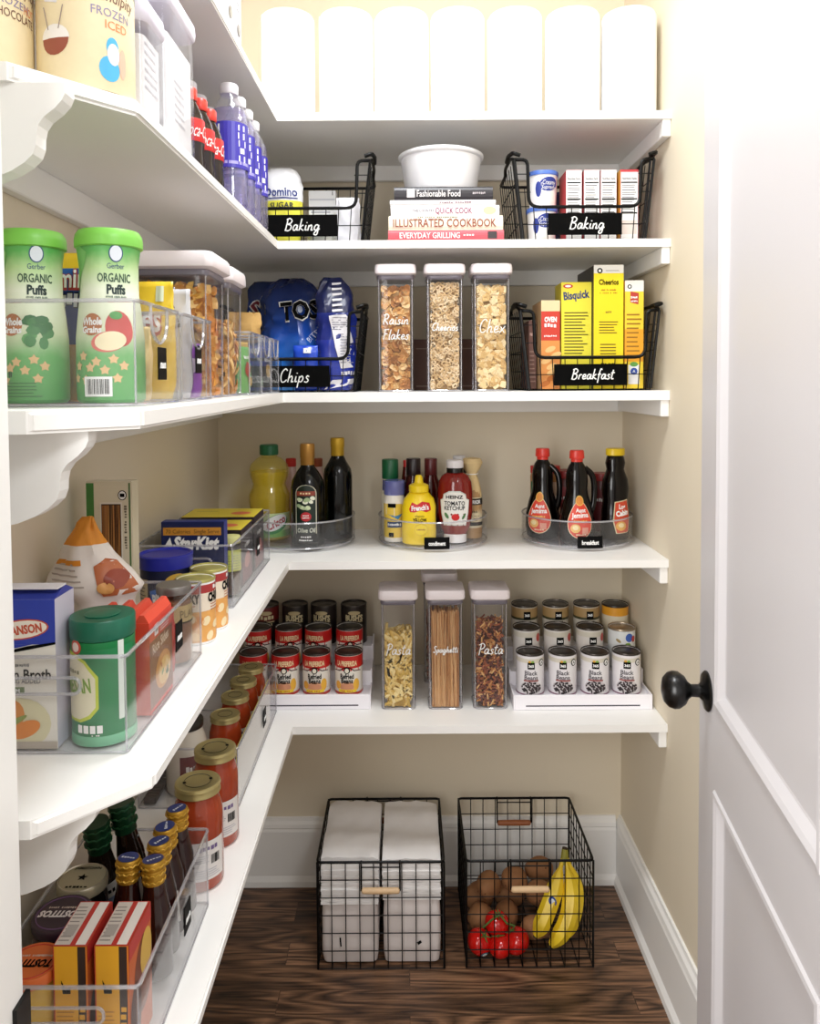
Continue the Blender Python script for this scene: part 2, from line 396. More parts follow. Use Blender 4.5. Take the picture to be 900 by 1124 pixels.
b = B().box(-.4022, .768, .86, -.3975, .797, .930, M('#191817', .35, .6)); struct(b, 'trim_1')['label'] = 'black latch plate on the door jamb'

# L-shaped shelves with cleats and a curved end bracket
def ogee(x0, top, wd, ht):
    fr = ((1, 0), (1.0, .10), (.96, .17), (.87, .25), (.74, .33), (.67, .41), (.645, .50), (.64, .60), (.60, .69), (.50, .77), (.34, .85), (.12, .92), (-.15, .97), (-.6, 1.0))
    return [(x0, top)] + [(x0 + wd - .092 * (1 - f), top - ht * t) for f, t in fr] + [(x0, top - ht)]
LAB = {1: 'topmost white L-shaped shelf carrying the row of paper towel rolls', 2: 'white L-shaped shelf under the baking baskets and cookbook stack',
       3: 'eye-level white L-shaped shelf under the cereal containers', 4: 'white L-shaped shelf carrying the three clear turntables',
       5: 'lowest white L-shaped shelf carrying the tiered cans and sauce jars'}
PLAN = {1: (-.315, -.328, .978, -.426, .861), 2: (-.3166, -.3276, .978, -.426, .861), 3: (-.308, -.303, .90, -.392, .815), 4: (-.299, -.297, .901, -.391, .80), 5: (-.2936, -.292, .90, -.391, .80)}
for n in (1, 2, 3, 4, 5):
    xa, xb, yb, xc, yc = PLAN[n]; t = TOP[n]; th = .0245 if n == 3 else .02
    poly = [(XL + .0005, YB - .0005), (XL + .0005, yc - .003), (xc, yc), (xb, yb), (xa, YF), (XR - .0005, YF), (XR - .0005, YB - .0005)]
    bm_ = bmesh.new(); lo = [bm_.verts.new((p[0], p[1], t - th)) for p in poly]; hi = [bm_.verts.new((p[0], p[1], t)) for p in poly]
    bm_.faces.new(lo); bm_.faces.new(hi[::-1])
    for k in range(7): k2 = (k + 1) % 7; bm_.faces.new((lo[k2], lo[k], hi[k], hi[k2]))
    bmesh.ops.recalc_face_normals(bm_, faces=list(bm_.faces))
    ed = [e for e in bm_.edges if all(min(v.co.x - XL, XR - v.co.x, YB - v.co.y) > .01 for v in e.verts)]
    bmesh.ops.bevel(bm_, geom=ed, offset=.004, segments=3, affect='EDGES')
    o = tag(B().bm(bm_, SHELF).done('pantry_shelf'), LAB[n], 'shelf', 'built-in pantry shelves')
    u = t - th
    B().box(XR - .0215, YF + .004, u - .042, XR - .0005, YB - .021, u, TRIM, .002, 1).done('cleat', o)
    B().box(XL + .0005, YB - .0205, u - .045, XR - .0005, YB - .0005, u, TRIM, .002, 1).done('cleat', o)
    B().box(XL + .0005, .83, u - .055, XL + .02, YB - .021, u, TRIM, .002, 1).done('cleat', o)
    B().prism(ogee(XL + .0005, u, .205 if n == 2 else .222, .112), .868, .892, TRIM, 'y').done('bracket', o)

# the panelled door, opened inwards against the right wall
AL = radians(7.5); hx, hy = A(768, 760, 1.5)[0], 1.5
DW = .72
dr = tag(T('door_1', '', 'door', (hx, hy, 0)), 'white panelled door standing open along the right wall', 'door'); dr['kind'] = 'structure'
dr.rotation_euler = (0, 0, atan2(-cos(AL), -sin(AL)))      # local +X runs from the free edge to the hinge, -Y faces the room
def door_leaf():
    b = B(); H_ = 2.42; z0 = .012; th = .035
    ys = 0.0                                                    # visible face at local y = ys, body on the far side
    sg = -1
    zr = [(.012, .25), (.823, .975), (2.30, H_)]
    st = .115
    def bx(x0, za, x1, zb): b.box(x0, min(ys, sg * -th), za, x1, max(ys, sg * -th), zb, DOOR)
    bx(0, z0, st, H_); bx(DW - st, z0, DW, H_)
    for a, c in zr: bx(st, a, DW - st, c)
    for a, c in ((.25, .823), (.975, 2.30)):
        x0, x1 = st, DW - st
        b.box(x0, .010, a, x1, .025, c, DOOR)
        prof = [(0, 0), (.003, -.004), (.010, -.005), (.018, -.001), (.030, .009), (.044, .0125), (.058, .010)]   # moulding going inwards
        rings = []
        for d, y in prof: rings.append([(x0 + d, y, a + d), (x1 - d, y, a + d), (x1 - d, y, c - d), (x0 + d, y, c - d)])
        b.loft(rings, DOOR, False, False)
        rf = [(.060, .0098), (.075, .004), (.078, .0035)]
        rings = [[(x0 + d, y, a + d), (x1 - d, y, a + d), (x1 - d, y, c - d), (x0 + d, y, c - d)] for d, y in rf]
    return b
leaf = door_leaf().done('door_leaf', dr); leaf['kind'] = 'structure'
kx, kz = .062, A(770, 756, 1.45)[1]
kb = B(); mt = Matrix.Translation((kx, 0, kz)) @ Matrix.Rotation(pi / 2, 4, 'X')
kb.lathe([(.0, -.001), (.036, -.001), (.037, .003), (.033, .007), (.018, .010), (.012, .016), (.0115, .030), (.016, .036), (.026, .042), (.0335, .053), (.0345, .062), (.031, .072), (.022, .080), (.010, .083), (0, .0835)], BLK, 28, mt=mt)
kn = kb.done('door_knob', dr); kn['label'] = 'black egg-shaped knob on a round rose'

# ================================================================== shared kinds of things
def bin_(label, x0, y0, x1, y1, z, h, group, side=None, word=None, notch=None, tagy=.5):
    """open clear bin; x0..x1, y0..y1 world footprint"""
    o = T('storage_bin', label, 'bin', ((x0 + x1) / 2, (y0 + y1) / 2, z + .0006), 0, group)
    W, D, t = x1 - x0, y1 - y0, .0028
    b = B(); b.box(-W / 2, -D / 2, 0, W / 2, D / 2, .003, ACR)
    b.box(-W / 2, -D / 2, .003, W / 2, -D / 2 + t, h, ACR); b.box(-W / 2, D / 2 - t, .003, W / 2, D / 2, h, ACR)
    b.box(-W / 2, -D / 2 + t, .003, -W / 2 + t, D / 2 - t, h, ACR); b.box(W / 2 - t, -D / 2 + t, .003, W / 2, D / 2 - t, h, ACR)
    b.done('tub', o)
    rp = [(x, y, h) for x, y in rrect(W, D, .006, 3)]
    rb = B().tube(rp, .0026, EDGE, 6, True)
    rb.tube([(x, y, .002) for x, y in rrect(W - .001, D - .001, .006, 3)], .0016, EDGE, 5, True)
    for sx in (-1, 1):
        for sy in (-1, 1): rb.tube([(sx * (W / 2 - .002), sy * (D / 2 - .002), .002), (sx * (W / 2 - .002), sy * (D / 2 - .002), h)], .0014, EDGE, 5)
    rb.done('rim', o)
    if notch:
        n = B()
        if notch == 'right':
            pts = [(W / 2 + .0006, -.034, h), (W / 2 + .0006, -.030, h - .035), (W / 2 + .0006, 0, h - .05), (W / 2 + .0006, .030, h - .035), (W / 2 + .0006, .034, h)]
        else:
            pts = [(-.055, -D / 2 - .0006, h - .026), (.055, -D / 2 - .0006, h - .026), (.055, -D / 2 - .0006, h - .046), (-.055, -D / 2 - .0006, h - .046)]
        n.tube(fillet(pts, .02, 5, notch == 'front'), .0022, EDGE, 6, notch == 'front'); n.done('handle', o)
    if side is not None:
        tw, thh = (.034, .042)
        tb = B(); yy = -D / 2 + D * side
        tb.box(W / 2, yy - tw / 2, tagy * h - thh / 2, W / 2 + .0015, yy + tw / 2, tagy * h + thh / 2, M('#080606', .65, spec=.15), .0006, 1)
        if word: tb.hand(word, 0, 0, tw * .7, right(W / 2 + .0015, tagy * h, yy), CHALK, .0006, .0004)
        tb.done('tag', o)
    return o

def shelf_basket(label, word, x, y, z, rz=0, labw=.185):
    o = T('wire_basket', label, 'basket', (x, y, z + .0012), rz, 'black wire baskets with written labels')
    wb, wt, H, D = .304, .350, .205, .30
    W = lambda q: (wb + (wt - wb) * q / H) / 2
    dip = .083; xi = .036
    b = B()
    b1 = W(H) - xi; zl = .0
    pts = [(-W(H), .30, H), (W(H), .30, H), (W(H), .18, H), (W(H) + .004, .15, H + .012), (W(H) + .004, .05, H + .012), (W(H), .0, H - .004), (b1 + .004, -.002, H - .004), (b1, -.002, dip),
           (-b1, -.002, dip), (-b1 - .004, -.002, H - .004), (-W(H), .0, H - .004), (-W(H) - .004, .05, H + .012), (-W(H) - .004, .15, H + .012), (-W(H), .18, H)]
    b.tube(fillet(pts, .026, 5, True), .0044, WIRE, 8, True)
    b.done('rim', o)
    for sx in (-1, 1):
        hb = B(); hb.tube(fillet([(sx * (W(H) - .014), -.004, H + .006), (sx * (W(H) + .004), -.004, H + .012), (sx * (W(H) + .010), .04, H + .016), (sx * (W(H) + .008), .09, H + .014)], .008), .0052, WIRE, 8)
        hb.tube([(sx * (W(.01)), -.002, .004), (sx * W(H), 0, H - .004)], .0036, WIRE, 6)
        hb.tube([(sx * (W(.01)), .02, .004), (sx * W(H), .03, H + .008)], .003, WIRE, 6)
        hb.done('side_handle', o)
    g = B(); r = .0015
    n = 11
    for k in range(n):
        f = k / (n - 1) * 2 - 1
        g.tube([(f * wb / 2, .0, 0), (f * W(dip) * .985, 0, dip)], r, WIRE, 4)
        if abs(f) > .8: g.tube([(f * W(dip) * .985, 0, dip), (f * W(H) * .985, 0, H - .01)], r, WIRE, 4)
        g.tube([(f * wb / 2, D, 0), (f * W(H), D, H)], r, WIRE, 4)
        g.tube([(f * wb / 2, 0, 0), (f * wb / 2, D, 0)], r, WIRE, 4)
    for q in (0.0, .04):
        g.tube([(-W(q), 0, q), (W(q), 0, q)], r, WIRE, 4)
    for q in (.12, .165):
        for sx in (-1, 1): g.tube([(sx * W(q), -.001, q), (sx * (b1 - .004), -.001, q)], r, WIRE, 4)
    for q in (0., .05, .10, .15): g.tube([(-W(q), D, q), (W(q), D, q)], r, WIRE, 4)
    for sx in (-1, 1):
        for k in range(9): yy = D * k / 8; g.tube([(sx * wb / 2, yy, 0), (sx * W(H), yy, H)], r, WIRE, 4)
        for q in (0., .05, .10, .15): g.tube([(sx * W(q), 0, q), (sx * W(q), D, q)], r, WIRE, 4)
    g.done('wire_mesh', o)
    l = B(); l.box(-labw / 2, -.010, .012, labw / 2, -.0065, .066, M('#030303', .7, spec=.08), .001, 1)
    l.hand(word, .004, .038, {'Baking': .088, 'Chips': .075, 'Breakfast': .108}[word], front(-.010), CHALK, .0016)
    l.done('label_plate', o)
    return o

def canister(label, x, y, z, w, d, h, group, rz=0, word=None, lidh=.028):
    o = T('storage_container', label, 'container', (x, y, z + .0006), rz, group)
    b = B(); t = .003
    outer = [[(px, py, zz) for px, py in rrect(w * k, d * k, .012)] for zz, k in ((0, .93), (.004, .97), (.02, .98), (h - lidh - .012, 1), (h - lidh - .004, 1))]
    b.loft(outer, BOX, True, False)
    b.add([(px, py, 0) for px, py in rrect(w * .93, d * .93, .012)], [tuple(range(20))], BOX)
    b.done('body', o)
    eb = B(); eb.tube([(px, py, .002) for px, py in rrect(w * .95, d * .95, .012)], .0018, EDGE, 5, True)
    for sx in (-1, 1):
        for sy in (-1, 1): eb.tube([(sx * (w / 2 - .004) * .97, sy * (d / 2 - .004) * .97, .004), (sx * (w / 2 - .004), sy * (d / 2 - .004), h - lidh - .008)], .0013, EDGE, 5)
    eb.done('base_rim', o)
    l = B()
    l.loft([[(px, py, h + zz) for px, py in rrect(w * k, d * k, .014)] for zz, k in ((-lidh, 1.02), (-lidh + .004, 1.13), (-lidh + .008, 1.145), (-.006, 1.13), (-.001, 1.09), (0, 1.04))], LID)
    l.done('lid', o)
    s = B(); s.loft([[(px, py, h - lidh + zz) for px, py in rrect(w * k, d * k, .013)] for zz, k in ((-.012, .975), (-.0095, 1.015), (-.004, 1.02), (.0, 1.0))], M('#6d6770', .3)); s.done('seal', o)
    if word:
        t_ = B()
        for i, wd in enumerate(word): t_.hand(wd, 0, h * .5 - i * .038 + (len(word) - 1) * .019, w * .72, front(-d / 2 + .0008), CHALK, .0014)
        t_.done('lettering', o)
    return o

def scatter(n, w, d, h, z0, fn, core, name, label, cat, loc, inset=.008, seed=1, coreh=.99, top=True):
    r = random.Random(seed); b = B()
    b.box(-w / 2 + inset, -d / 2 + inset, z0, w / 2 - inset, d / 2 - inset, z0 + h * coreh - inset * .6, core)
    for i in range(n):
        q = r.random()
        if q < .62: p = (r.uniform(-w / 2 + .004, w / 2 - .004), -d / 2 + r.uniform(.002, inset), z0 + r.uniform(.006, h))
        elif q < .76: p = (w / 2 - r.uniform(.002, inset), r.uniform(-d / 2, d / 2), z0 + r.uniform(.006, h))
        elif q < .88: p = (-w / 2 + r.uniform(.002, inset), r.uniform(-d / 2, d / 2), z0 + r.uniform(.006, h))
        else: p = (r.uniform(-w / 2, w / 2) * .9, r.uniform(-d / 2, d / 2) * .9, z0 + h - r.uniform(0, inset))
        fn(b, p, r)
    # keep everything inside the container walls
    for v in b.v:
        v.x = max(-w / 2 + .001, min(w / 2 - .001, v.x)); v.y = max(-d / 2 + .001, min(d / 2 - .001, v.y)); v.z = max(z0, v.z)
    o = b.done(name); o.location = (loc[0], loc[1], loc[2]); return tag(o, label, cat, None, 'stuff')

def rotm(r, p, amt=1.):
    return Matrix.Translation(p) @ Matrix.Rotation(r.uniform(-pi, pi) * amt, 4, 'Z') @ Matrix.Rotation(pi / 2 + r.uniform(-.7, .7) * amt, 4, 'X') @ Matrix.Rotation(r.uniform(-pi, pi), 4, 'Z')
def fl_flake(cols, size):
    def f(b, p, r):
        n = 7; s = size * r.uniform(.7, 1.25); mt = Matrix.Translation(p) @ Matrix.Rotation(pi / 2 + r.uniform(-.6, .6), 4, 'X') @ Matrix.Rotation(r.uniform(-.6, .6), 4, 'Y')
        ring = [(s * r.uniform(.75, 1.1) * cos(2 * pi * k / n), s * r.uniform(.6, 1) * sin(2 * pi * k / n), r.uniform(-.15, .3) * s) for k in range(n)]
        b.add([(0, 0, -.1 * s)] + ring, [(0, 1 + k, 1 + (k + 1) % n) for k in range(n)], r.choice(cols), False, mt)
    return f
def fl_ring(cols):
    def f(b, p, r):
        mt = Matrix.Translation(p) @ Matrix.Rotation(pi / 2 + r.uniform(-.7, .7), 4, 'X') @ Matrix.Rotation(r.uniform(-.6, .6), 4, 'Y')
        N = 9; s = r.uniform(.0048, .0058)
        b.tube([(s * cos(2 * pi * k / N), s * sin(2 * pi * k / N), 0) for k in range(N)], .0023, r.choice(cols), 5, True, mt)
    return f
def fl_pillow(cols, s):
    def f(b, p, r):
        mt = Matrix.Translation(p) @ Matrix.Rotation(pi / 2 + r.uniform(-.5, .5), 4, 'X') @ Matrix.Rotation(r.uniform(-.5, .5), 4, 'Y') @ Matrix.Rotation(r.uniform(-pi, pi), 4, 'Z')
        q = s * r.uniform(.85, 1.1)
        b.box(-q, -q, -q * .2, q, q, q * .2, r.choice(cols), q * .16, 1, mt)
    return f
def fl_tube(cols, L, rad, bend=0., hollow=False):
    def f(b, p, r):
        mt = Matrix.Translation(p) @ Matrix.Rotation(r.uniform(-.4, .4), 4, 'Z') @ Matrix.Rotation(r.uniform(-pi, pi), 4, 'Y')
        l = L * r.uniform(.8, 1.1)
        pts = [(x * l, bend * l * (x * x * 4 - 1) * .5, 0) for x in (-.5, -.17, .17, .5)]
        b.tube(pts, rad, r.choice(cols), 6, False, mt)
    return f

def tin_can(label, cat, x, y, z, r, h, deco, group=None, rz=0, lid=DTIN, name='food_can', body=WHITE, toprim=True):
    o = T(name, label, cat, (x, y, z), rz, group)
    b = B(); b.lathe([(r * .97, 0), (r, .002), (r, h - .004), (r * .985, h - .002), (r * .9, h - .003)], body, 32)
    deco(b, cyl(r, 0), r, h); b.done('body', o)
    l = B(); l.lathe([(r * .96, h - .005), (r * 1.015, h - .0045), (r * 1.02, h - .001), (r * 1.0, h + .0005), (r * .955, h), (r * .94, h - .003), (r * .6, h - .0028), (r * .55, h - .0022), (0.0005, h - .0022)], lid, 32); l.done('lid', o)
    return o

def lidded(b, r, z, h, m, ribs=True, seg=36, c=(0, 0)):
    b.lathe([(r * .98, z), (r, z + .002), (r, z + h - .002), (r * .97, z + h), (r * .3, z + h), (.0005, z + h)], m, seg, (c[0], c[1], 0))

def bag(o, name, prof, mat, amp=.004, seed=1, n=30, K=26, p=2.4, bands=None, deco=None):
    """soft bag: prof rows (z, halfwidth, halfdepth, x shift, y shift); bands = [(z, material)] from the bottom"""
    def at(z):
        z = max(prof[0][0], min(prof[-1][0], z))
        for a, c in zip(prof, prof[1:]):
            if a[0] <= z <= c[0] + 1e-9:
                f = (z - a[0]) / max(1e-9, c[0] - a[0]); f = f * f * (3 - 2 * f) if False else f
                return [a[i] + (c[i] - a[i]) * f for i in range(5)]
        return list(prof[-1])
    z0, z1 = prof[0][0], prof[-1][0]; rings = []
    def surf(th, z):
        _, w_, d_, sx, sy = at(z); c, s = cos(th), sin(th)
        x = (abs(c) ** (2 / p)) * (1 if c > 0 else -1); y = (abs(s) ** (2 / p)) * (1 if s > 0 else -1)
        k = amp * noise.noise((x * 2.2 + seed * 7, y * 2.2, z * 22)) + amp * .6 * noise.noise((x * 6 + seed, y * 6, z * 55))
        e = min(1, (z - z0) / .02)
        return Vector((sx + x * (w_ + k * e), sy + y * (d_ + k * e), z))
    zs = [z0 + (z1 - z0) * i / (K - 1) for i in range(K)]
    b = B()
    for i in range(K - 1):
        zm = (zs[i] + zs[i + 1]) / 2; m = mat
        for q, mm in (bands or []):
            if zm >= q: m = mm
        r0 = [surf(2 * pi * k / n, zs[i]) for k in range(n)]; r1 = [surf(2 * pi * k / n, zs[i + 1]) for k in range(n)]
        b.loft([r0, r1], m, True, False)
    b.add([surf(2 * pi * k / n, z0) for k in range(n)][::-1], [tuple(range(n))], mat)
    m = mat
    for q, mm in (bands or []):
        if z1 >= q: m = mm
    b.add([surf(2 * pi * k / n, z1) for k in range(n)], [tuple(range(n))], m)
    def mp(u, v, e):
        _, w_, d_, sx, sy = at(v); q = max(-.97, min(.97, u / max(w_, 1e-4)))
        y = (1 - abs(q) ** p) ** (1 / p); th = atan2(-(y ** (p / 2)), (abs(q) ** (p / 2)) * (1 if q > 0 else -1))
        P = surf(th, v); return Vector((P.x, P.y - e - .0008, v))
    if deco: deco(b, mp)
    # weld the rings
    me = b.done(name, o); bm2 = bmesh.new(); bm2.from_mesh(me.data); bmesh.ops.remove_doubles(bm2, verts=bm2.verts, dist=.00005); bm2.to_mesh(me.data); bm2.free()
    return me

def carton(label, name, x0, y0, z, w, d, h, faces, deco=None, rz=0, group=None, cat='box', tilt=0, flaps=True):
    """box whose front-left-bottom corner is x0,y0,z; deco(b, frontmap, rightmap, topmap)"""
    o = T(name, label, cat, (x0 + w / 2, y0 + d / 2, z + .0006), rz, group)
    if tilt: o.rotation_euler[0] = radians(tilt)
    b = B(); b.box(-w / 2, -d / 2, 0, w / 2, d / 2, h, faces.get('f'), faces={k: v for k, v in faces.items()})
    if deco: deco(b, front(-d / 2), right(w / 2), topm(h))
    b.done('carton', o)
    if flaps:
        f = B(); ff = faces.get('t', faces['f'])
        f.box(-w / 2 + .001, -d / 2 + .001, h + .0001, w / 2 - .001, d * .12, h + .0009, ff); f.done('top_flap', o)
    return o

# ================================================================== top shelf: paper towels and pale boxes
ORD = ['first', 'second', 'third', 'fourth', 'fifth', 'sixth', 'seventh']
pt = None
for i, px in enumerate((316, 380, 441, 502, 565, 628, 690)):
    x = A(px, 60, 2.055)[0]; lab = 'white paper towel roll standing on the top shelf, %s from the left in the row' % ORD[i]
    if pt is None:
        pt = T('paper_towel_roll', lab, 'paper towel roll', (x, 2.055, TOP[1] + .0006), 0, 'paper towel rolls on the top shelf')
        b = B(); b.lathe([(.064, 0), (.0685, .003), (.069, .02), (.0692, .14), (.0688, .262), (.066, .268), (.022, .2685), (.0215, .262), (.0215, .2), (.001, .2)], PAPER, 48)
        b.tube([(.0692 * cos(a), .0692 * sin(a), zz) for a, zz in [(radians(-150), .004), (radians(-150), .265)]], .0012, PAPER, 5); b.done('roll', pt)
        b = B(); b.lathe([(.0213, .262), (.0213, .2675), (.019, .2676), (.019, .2)], M('#b8a184', .8), 24); b.done('cardboard_core', pt)
    else: dup(pt, (x, 2.055, TOP[1] + .0006), R.uniform(-40, 40), lab)
for i, (y0, y1, hh, c, lab) in enumerate(((1.30, 1.40, .30, '#e9eaee', 'pale grey upright box at the near end of the top shelf, left side'), (1.41, 1.47, .33, '#c9c8d2', 'slim grey upright binder on the top shelf, left side'),
                                       (1.48, 1.545, .31, '#f5f5f7', 'white upright binder on the top shelf beside the slim grey one'), (1.555, 1.62, .29, '#dcdbe3', 'light grey upright binder nearest the paper towels on the top shelf'))):
    o = T('binder' if i else 'box', lab, 'binder' if i else 'box', (-.425, (y0 + y1) / 2, TOP[1] + .0006))
    d = y1 - y0; b = B(); b.box(-.11, -d / 2, 0, .095, d / 2, hh, M(c, .5), .004, 2)
    b.rect(-d * .3, hh * .2, d * .3, hh * .55, right(.0952), WHITE, .0003, 2); b.lines(-d * .25, hh * .24, d * .25, hh * .5, 6, right(.0956), M('#8a8a95')); b.done('cover', o)
    b = B(); b.lathe([(.004, 0), (.011, 0), (.011, .002), (.004, .002)], TIN, 16, mt=Matrix.Translation((.0955, 0, hh * .12)) @ Matrix.Rotation(pi / 2, 4, 'Y')); b.done('finger_ring', o)

# ================================================================== second shelf, left arm
S2 = TOP[2] + .0006
CREAM = M('#f2e2bb', .5, 0, .05, 90)
def cocoa_tin(label, x, y, rz, kind):
    o = T('cocoa_tin', label, 'tin', (x, y, S2), rz, 'cream drink-mix tins')
    b = B(); r, h = .057, .135; mp = cyl(r)
    b.lathe([(r - .001, 0), (r, .002), (r, h - .006), (r - .002, h - .004)], CREAM, 48)
    BRN, BLU, SKY, ORG = M('#6a3f33'), M('#8d86a8'), M('#4fb2e2'), M('#e58a52')
    def person(u):
        pass
    if kind == 0:
        for du in (-.03, .055):
            b.text('Serendipity', du, .112, .014, mp, BRN, shear=.2, maxw=.075); b.text('FROZEN', du - .004, .092, .009, mp, BLU, maxw=.05); b.text('HOT', du + .022, .09, .010, mp, ORG, maxw=.02); b.text('CHOCOLATE', du, .078, .010, mp, BRN, maxw=.06)
        b.oval(-.012, .050, .013, .013, mp, SKY); b.oval(-.012, .040, .010, .016, mp, M('#dfe3f2'), .0006); b.oval(.022, .040, .009, .02, mp, ORG)
    else:
        b.text('Serendipity', .045, .112, .014, mp, BRN, shear=.2, maxw=.07); b.text('FROZEN', .046, .092, .010, mp, BLU, maxw=.05); b.text('ICED', .052, .078, .010, mp, ORG, maxw=.03)
        b.poly([(-.035, .12), (-.012, .114), (-.018, .096), (-.036, .10)], mp, M('#ece8ee'), .0004); b.text('CHOCOLATE', -.026, .108, .007, mp, BLU, maxw=.026)
        b.poly([(-.040 + .018 * (1 - cos(t)), .056 - .020 * sin(t)) for t in [pi * k / 10 for k in range(11)]], mp, M('#9c5340'), .0005)       # bowl
        b.poly([(-.041 + .019 * (1 - cos(t)), .056 + .016 * sin(t)) for t in [pi * k / 10 for k in range(11)]], mp, M('#f7f3ee'), .0005)      # cream
        b.tube([mp(-.037, .093, .001), mp(-.030, .066, .001)], .0006, M('#a08f86')); b.tube([mp(-.010, .093, .001), mp(-.016, .066, .001)], .0006, M('#a08f86'))
        b.oval(.046, .052, .008, .012, mp, SKY); b.oval(.047, .044, .008, .013, mp, M('#e3e2f2'), .0006); b.oval(.042, .026, .013, .015, mp, SKY, .0005); b.oval(.060, .036, .005, .018, mp, M('#f1b79f'))
    b.done('body', o)
    b = B(); lidded(b, r + .001, h - .008, .012, TIN); b.done('lid', o)
    return o
cocoa_tin('cream drink-mix tin with blue and orange figures, at the left edge beside the bowl-printed tin', A(-20, 50, .95)[0], .95, 12, 0)
cocoa_tin('cream drink-mix tin printed with a brown bowl and two straws, on the second shelf', A(95, 50, .99)[0], .99, 6, 1)

def flour_box(label, x0, x1, y0, y1, h):
    o = T('storage_container', label, 'container', ((x0 + x1) / 2, (y0 + y1) / 2, S2), 0, 'clear containers of white powder')
    w_, d_ = x1 - x0, y1 - y0
    b = B(); b.loft([[(px, py, zz) for px, py in rrect(w_, d_, .014)] for zz in (0, h - .026)], BOX, True, False); b.done('body', o)
    l = B(); l.loft([[(px, py, h + zz) for px, py in rrect(w_ * k, d_ * k, .016)] for zz, k in ((-.03, .99), (-.026, 1.05), (-.016, 1.07), (-.005, 1.05), (0, 1.0))], M('#dcd8e6', .35)); l.done('lid', o)
    f = B(); f.loft([[(px, py, zz) for px, py in rrect(w_ - .010, d_ - .010, .010)] for zz in (.003, h * .62, h * .72)], M('#d9d8da', .9, 0, .08, 40, .5)); f.lines(-.03, .05, .03, .12, 6, right((w_ - .010) / 2), M('#b9b8bf'))
    q = f.done('flour'); q.location = ((x0 + x1) / 2, (y0 + y1) / 2, S2); tag(q, 'white powder filling the ' + label.split(' with')[0].replace('clear lidded ', ''), 'flour', None, 'stuff')
flour_box('shorter clear lidded container with white powder beside the drink-mix tins', -.46, -.345, 1.062, 1.148, .165)
flour_box('taller clear lidded container with white powder beside the cola bottles', -.45, -.345, 1.165, 1.315, .235)

def cola(label, x, y):
    o = T('cola_bottle', label, 'bottle', (x, y, S2), 0, 'small cola bottles on the second shelf')
    b = B(); b.lathe([(.020, 0), (.0265, .004), (.027, .03), (.025, .05), (.0265, .07), (.0265, .10), (.022, .118), (.0125, .138), (.0115, .146)], M('#1a0d0a', .12, 0), 24)
    b.done('bottle', o)
    b = B(); mp = cyl(.0268, .066); b.lathe([(.0267, .066), (.0270, .067), (.0270, .104), (.0267, .105)], RED, 24)
    b.text('Coca-Cola', .026, .019, .022, cyl(.0271, .066), CHALK, shear=.3, maxw=.062); b.done('wrapper', o)
    b = B(); b.lathe([(.0135, .140), (.0145, .142), (.0145, .159), (.012, .162), (0.0005, .162)], M('#d8392b', .35), 20); b.done('cap', o)
    return o
c0 = cola('small cola bottle with red cap and red wrapper, nearest of three', -.376, 1.385)
dup(c0, (-.372, 1.441, S2), 8, 'small cola bottle with red cap and red wrapper, middle of three'); dup(c0, (-.369, 1.497, S2), -6, 'small cola bottle with red cap and red wrapper, beside the purple water')
def water(label, x, y):
    o = T('water_bottle', label, 'bottle', (x, y, S2), 0, 'purple-labelled water bottles')
    r = .0358; b = B()
    b.lathe([(r * .8, 0), (r, .006), (r, .07), (r * .97, .075), (r, .08), (r, .17), (r * .93, .19), (r * .72, .208), (.0165, .222), (.0155, .232)], PET, 32); b.done('bottle', o)
    b = B(); b.lathe([(r * .77, .002), (r * .955, .008), (r * .955, .185), (r * .85, .195), (.001, .196)], clear('purple_drink', (.80, .76, .93), .02, .2, 3, .12, (.55, .5, .8)), 28); b.done('drink', o)
    b = B(); mp = cyl(r + .0004); V = M('#4038a8', .35)
    b.rect(-r * 2.6, .075, r * 2.4, .165, mp, V, .0002, 24); b.rect(-.060, .10, -.024, .163, mp, M('#f4f4f6', .4), .0004, 8); b.lines(-.057, .104, -.028, .16, 9, mp, INK, off=.0006)
    b.rect(-.016, .095, -.012, .16, mp, CHALK, .0005, 2); b.rect(-.02, .082, .08, .088, mp, M('#a7a2dc'), .0004, 10)
    for k in (-1, 1): b.text('water', .034, .122, .024, lambda u, v, e, k=k: mp(.034 + (v - .122), .122 - (u - .034), e), CHALK, w=.075, bold=.02) if k > 0 else None
    b.done('wrapper', o)
    b = B(); b.lathe([(.0175, .226), (.0185, .228), (.0185, .244), (.0165, .247), (.0005, .247)], M('#e2e0e6', .4), 24); b.done('cap', o)
    return o
w0 = water('purple-wrapped water bottle on the shelf edge, nearest of its row', -.353, 1.60)
for i, (x, y) in enumerate(((-.353, 1.676), (-.353, 1.752), (-.353, 1.828))):
    dup(w0, (x, y, S2), 4 * i - 6, 'purple-wrapped water bottle on the shelf edge, %s behind the nearest one' % ('first second third'.split()[i]))
for i, (x, y) in enumerate(((-.432, 1.585), (-.432, 1.661), (-.432, 1.737))):
    dup(w0, (x, y, S2), 60, 'purple-wrapped water bottle in the inner row behind the colas, %s from the front' % ('first second third'.split()[i]))

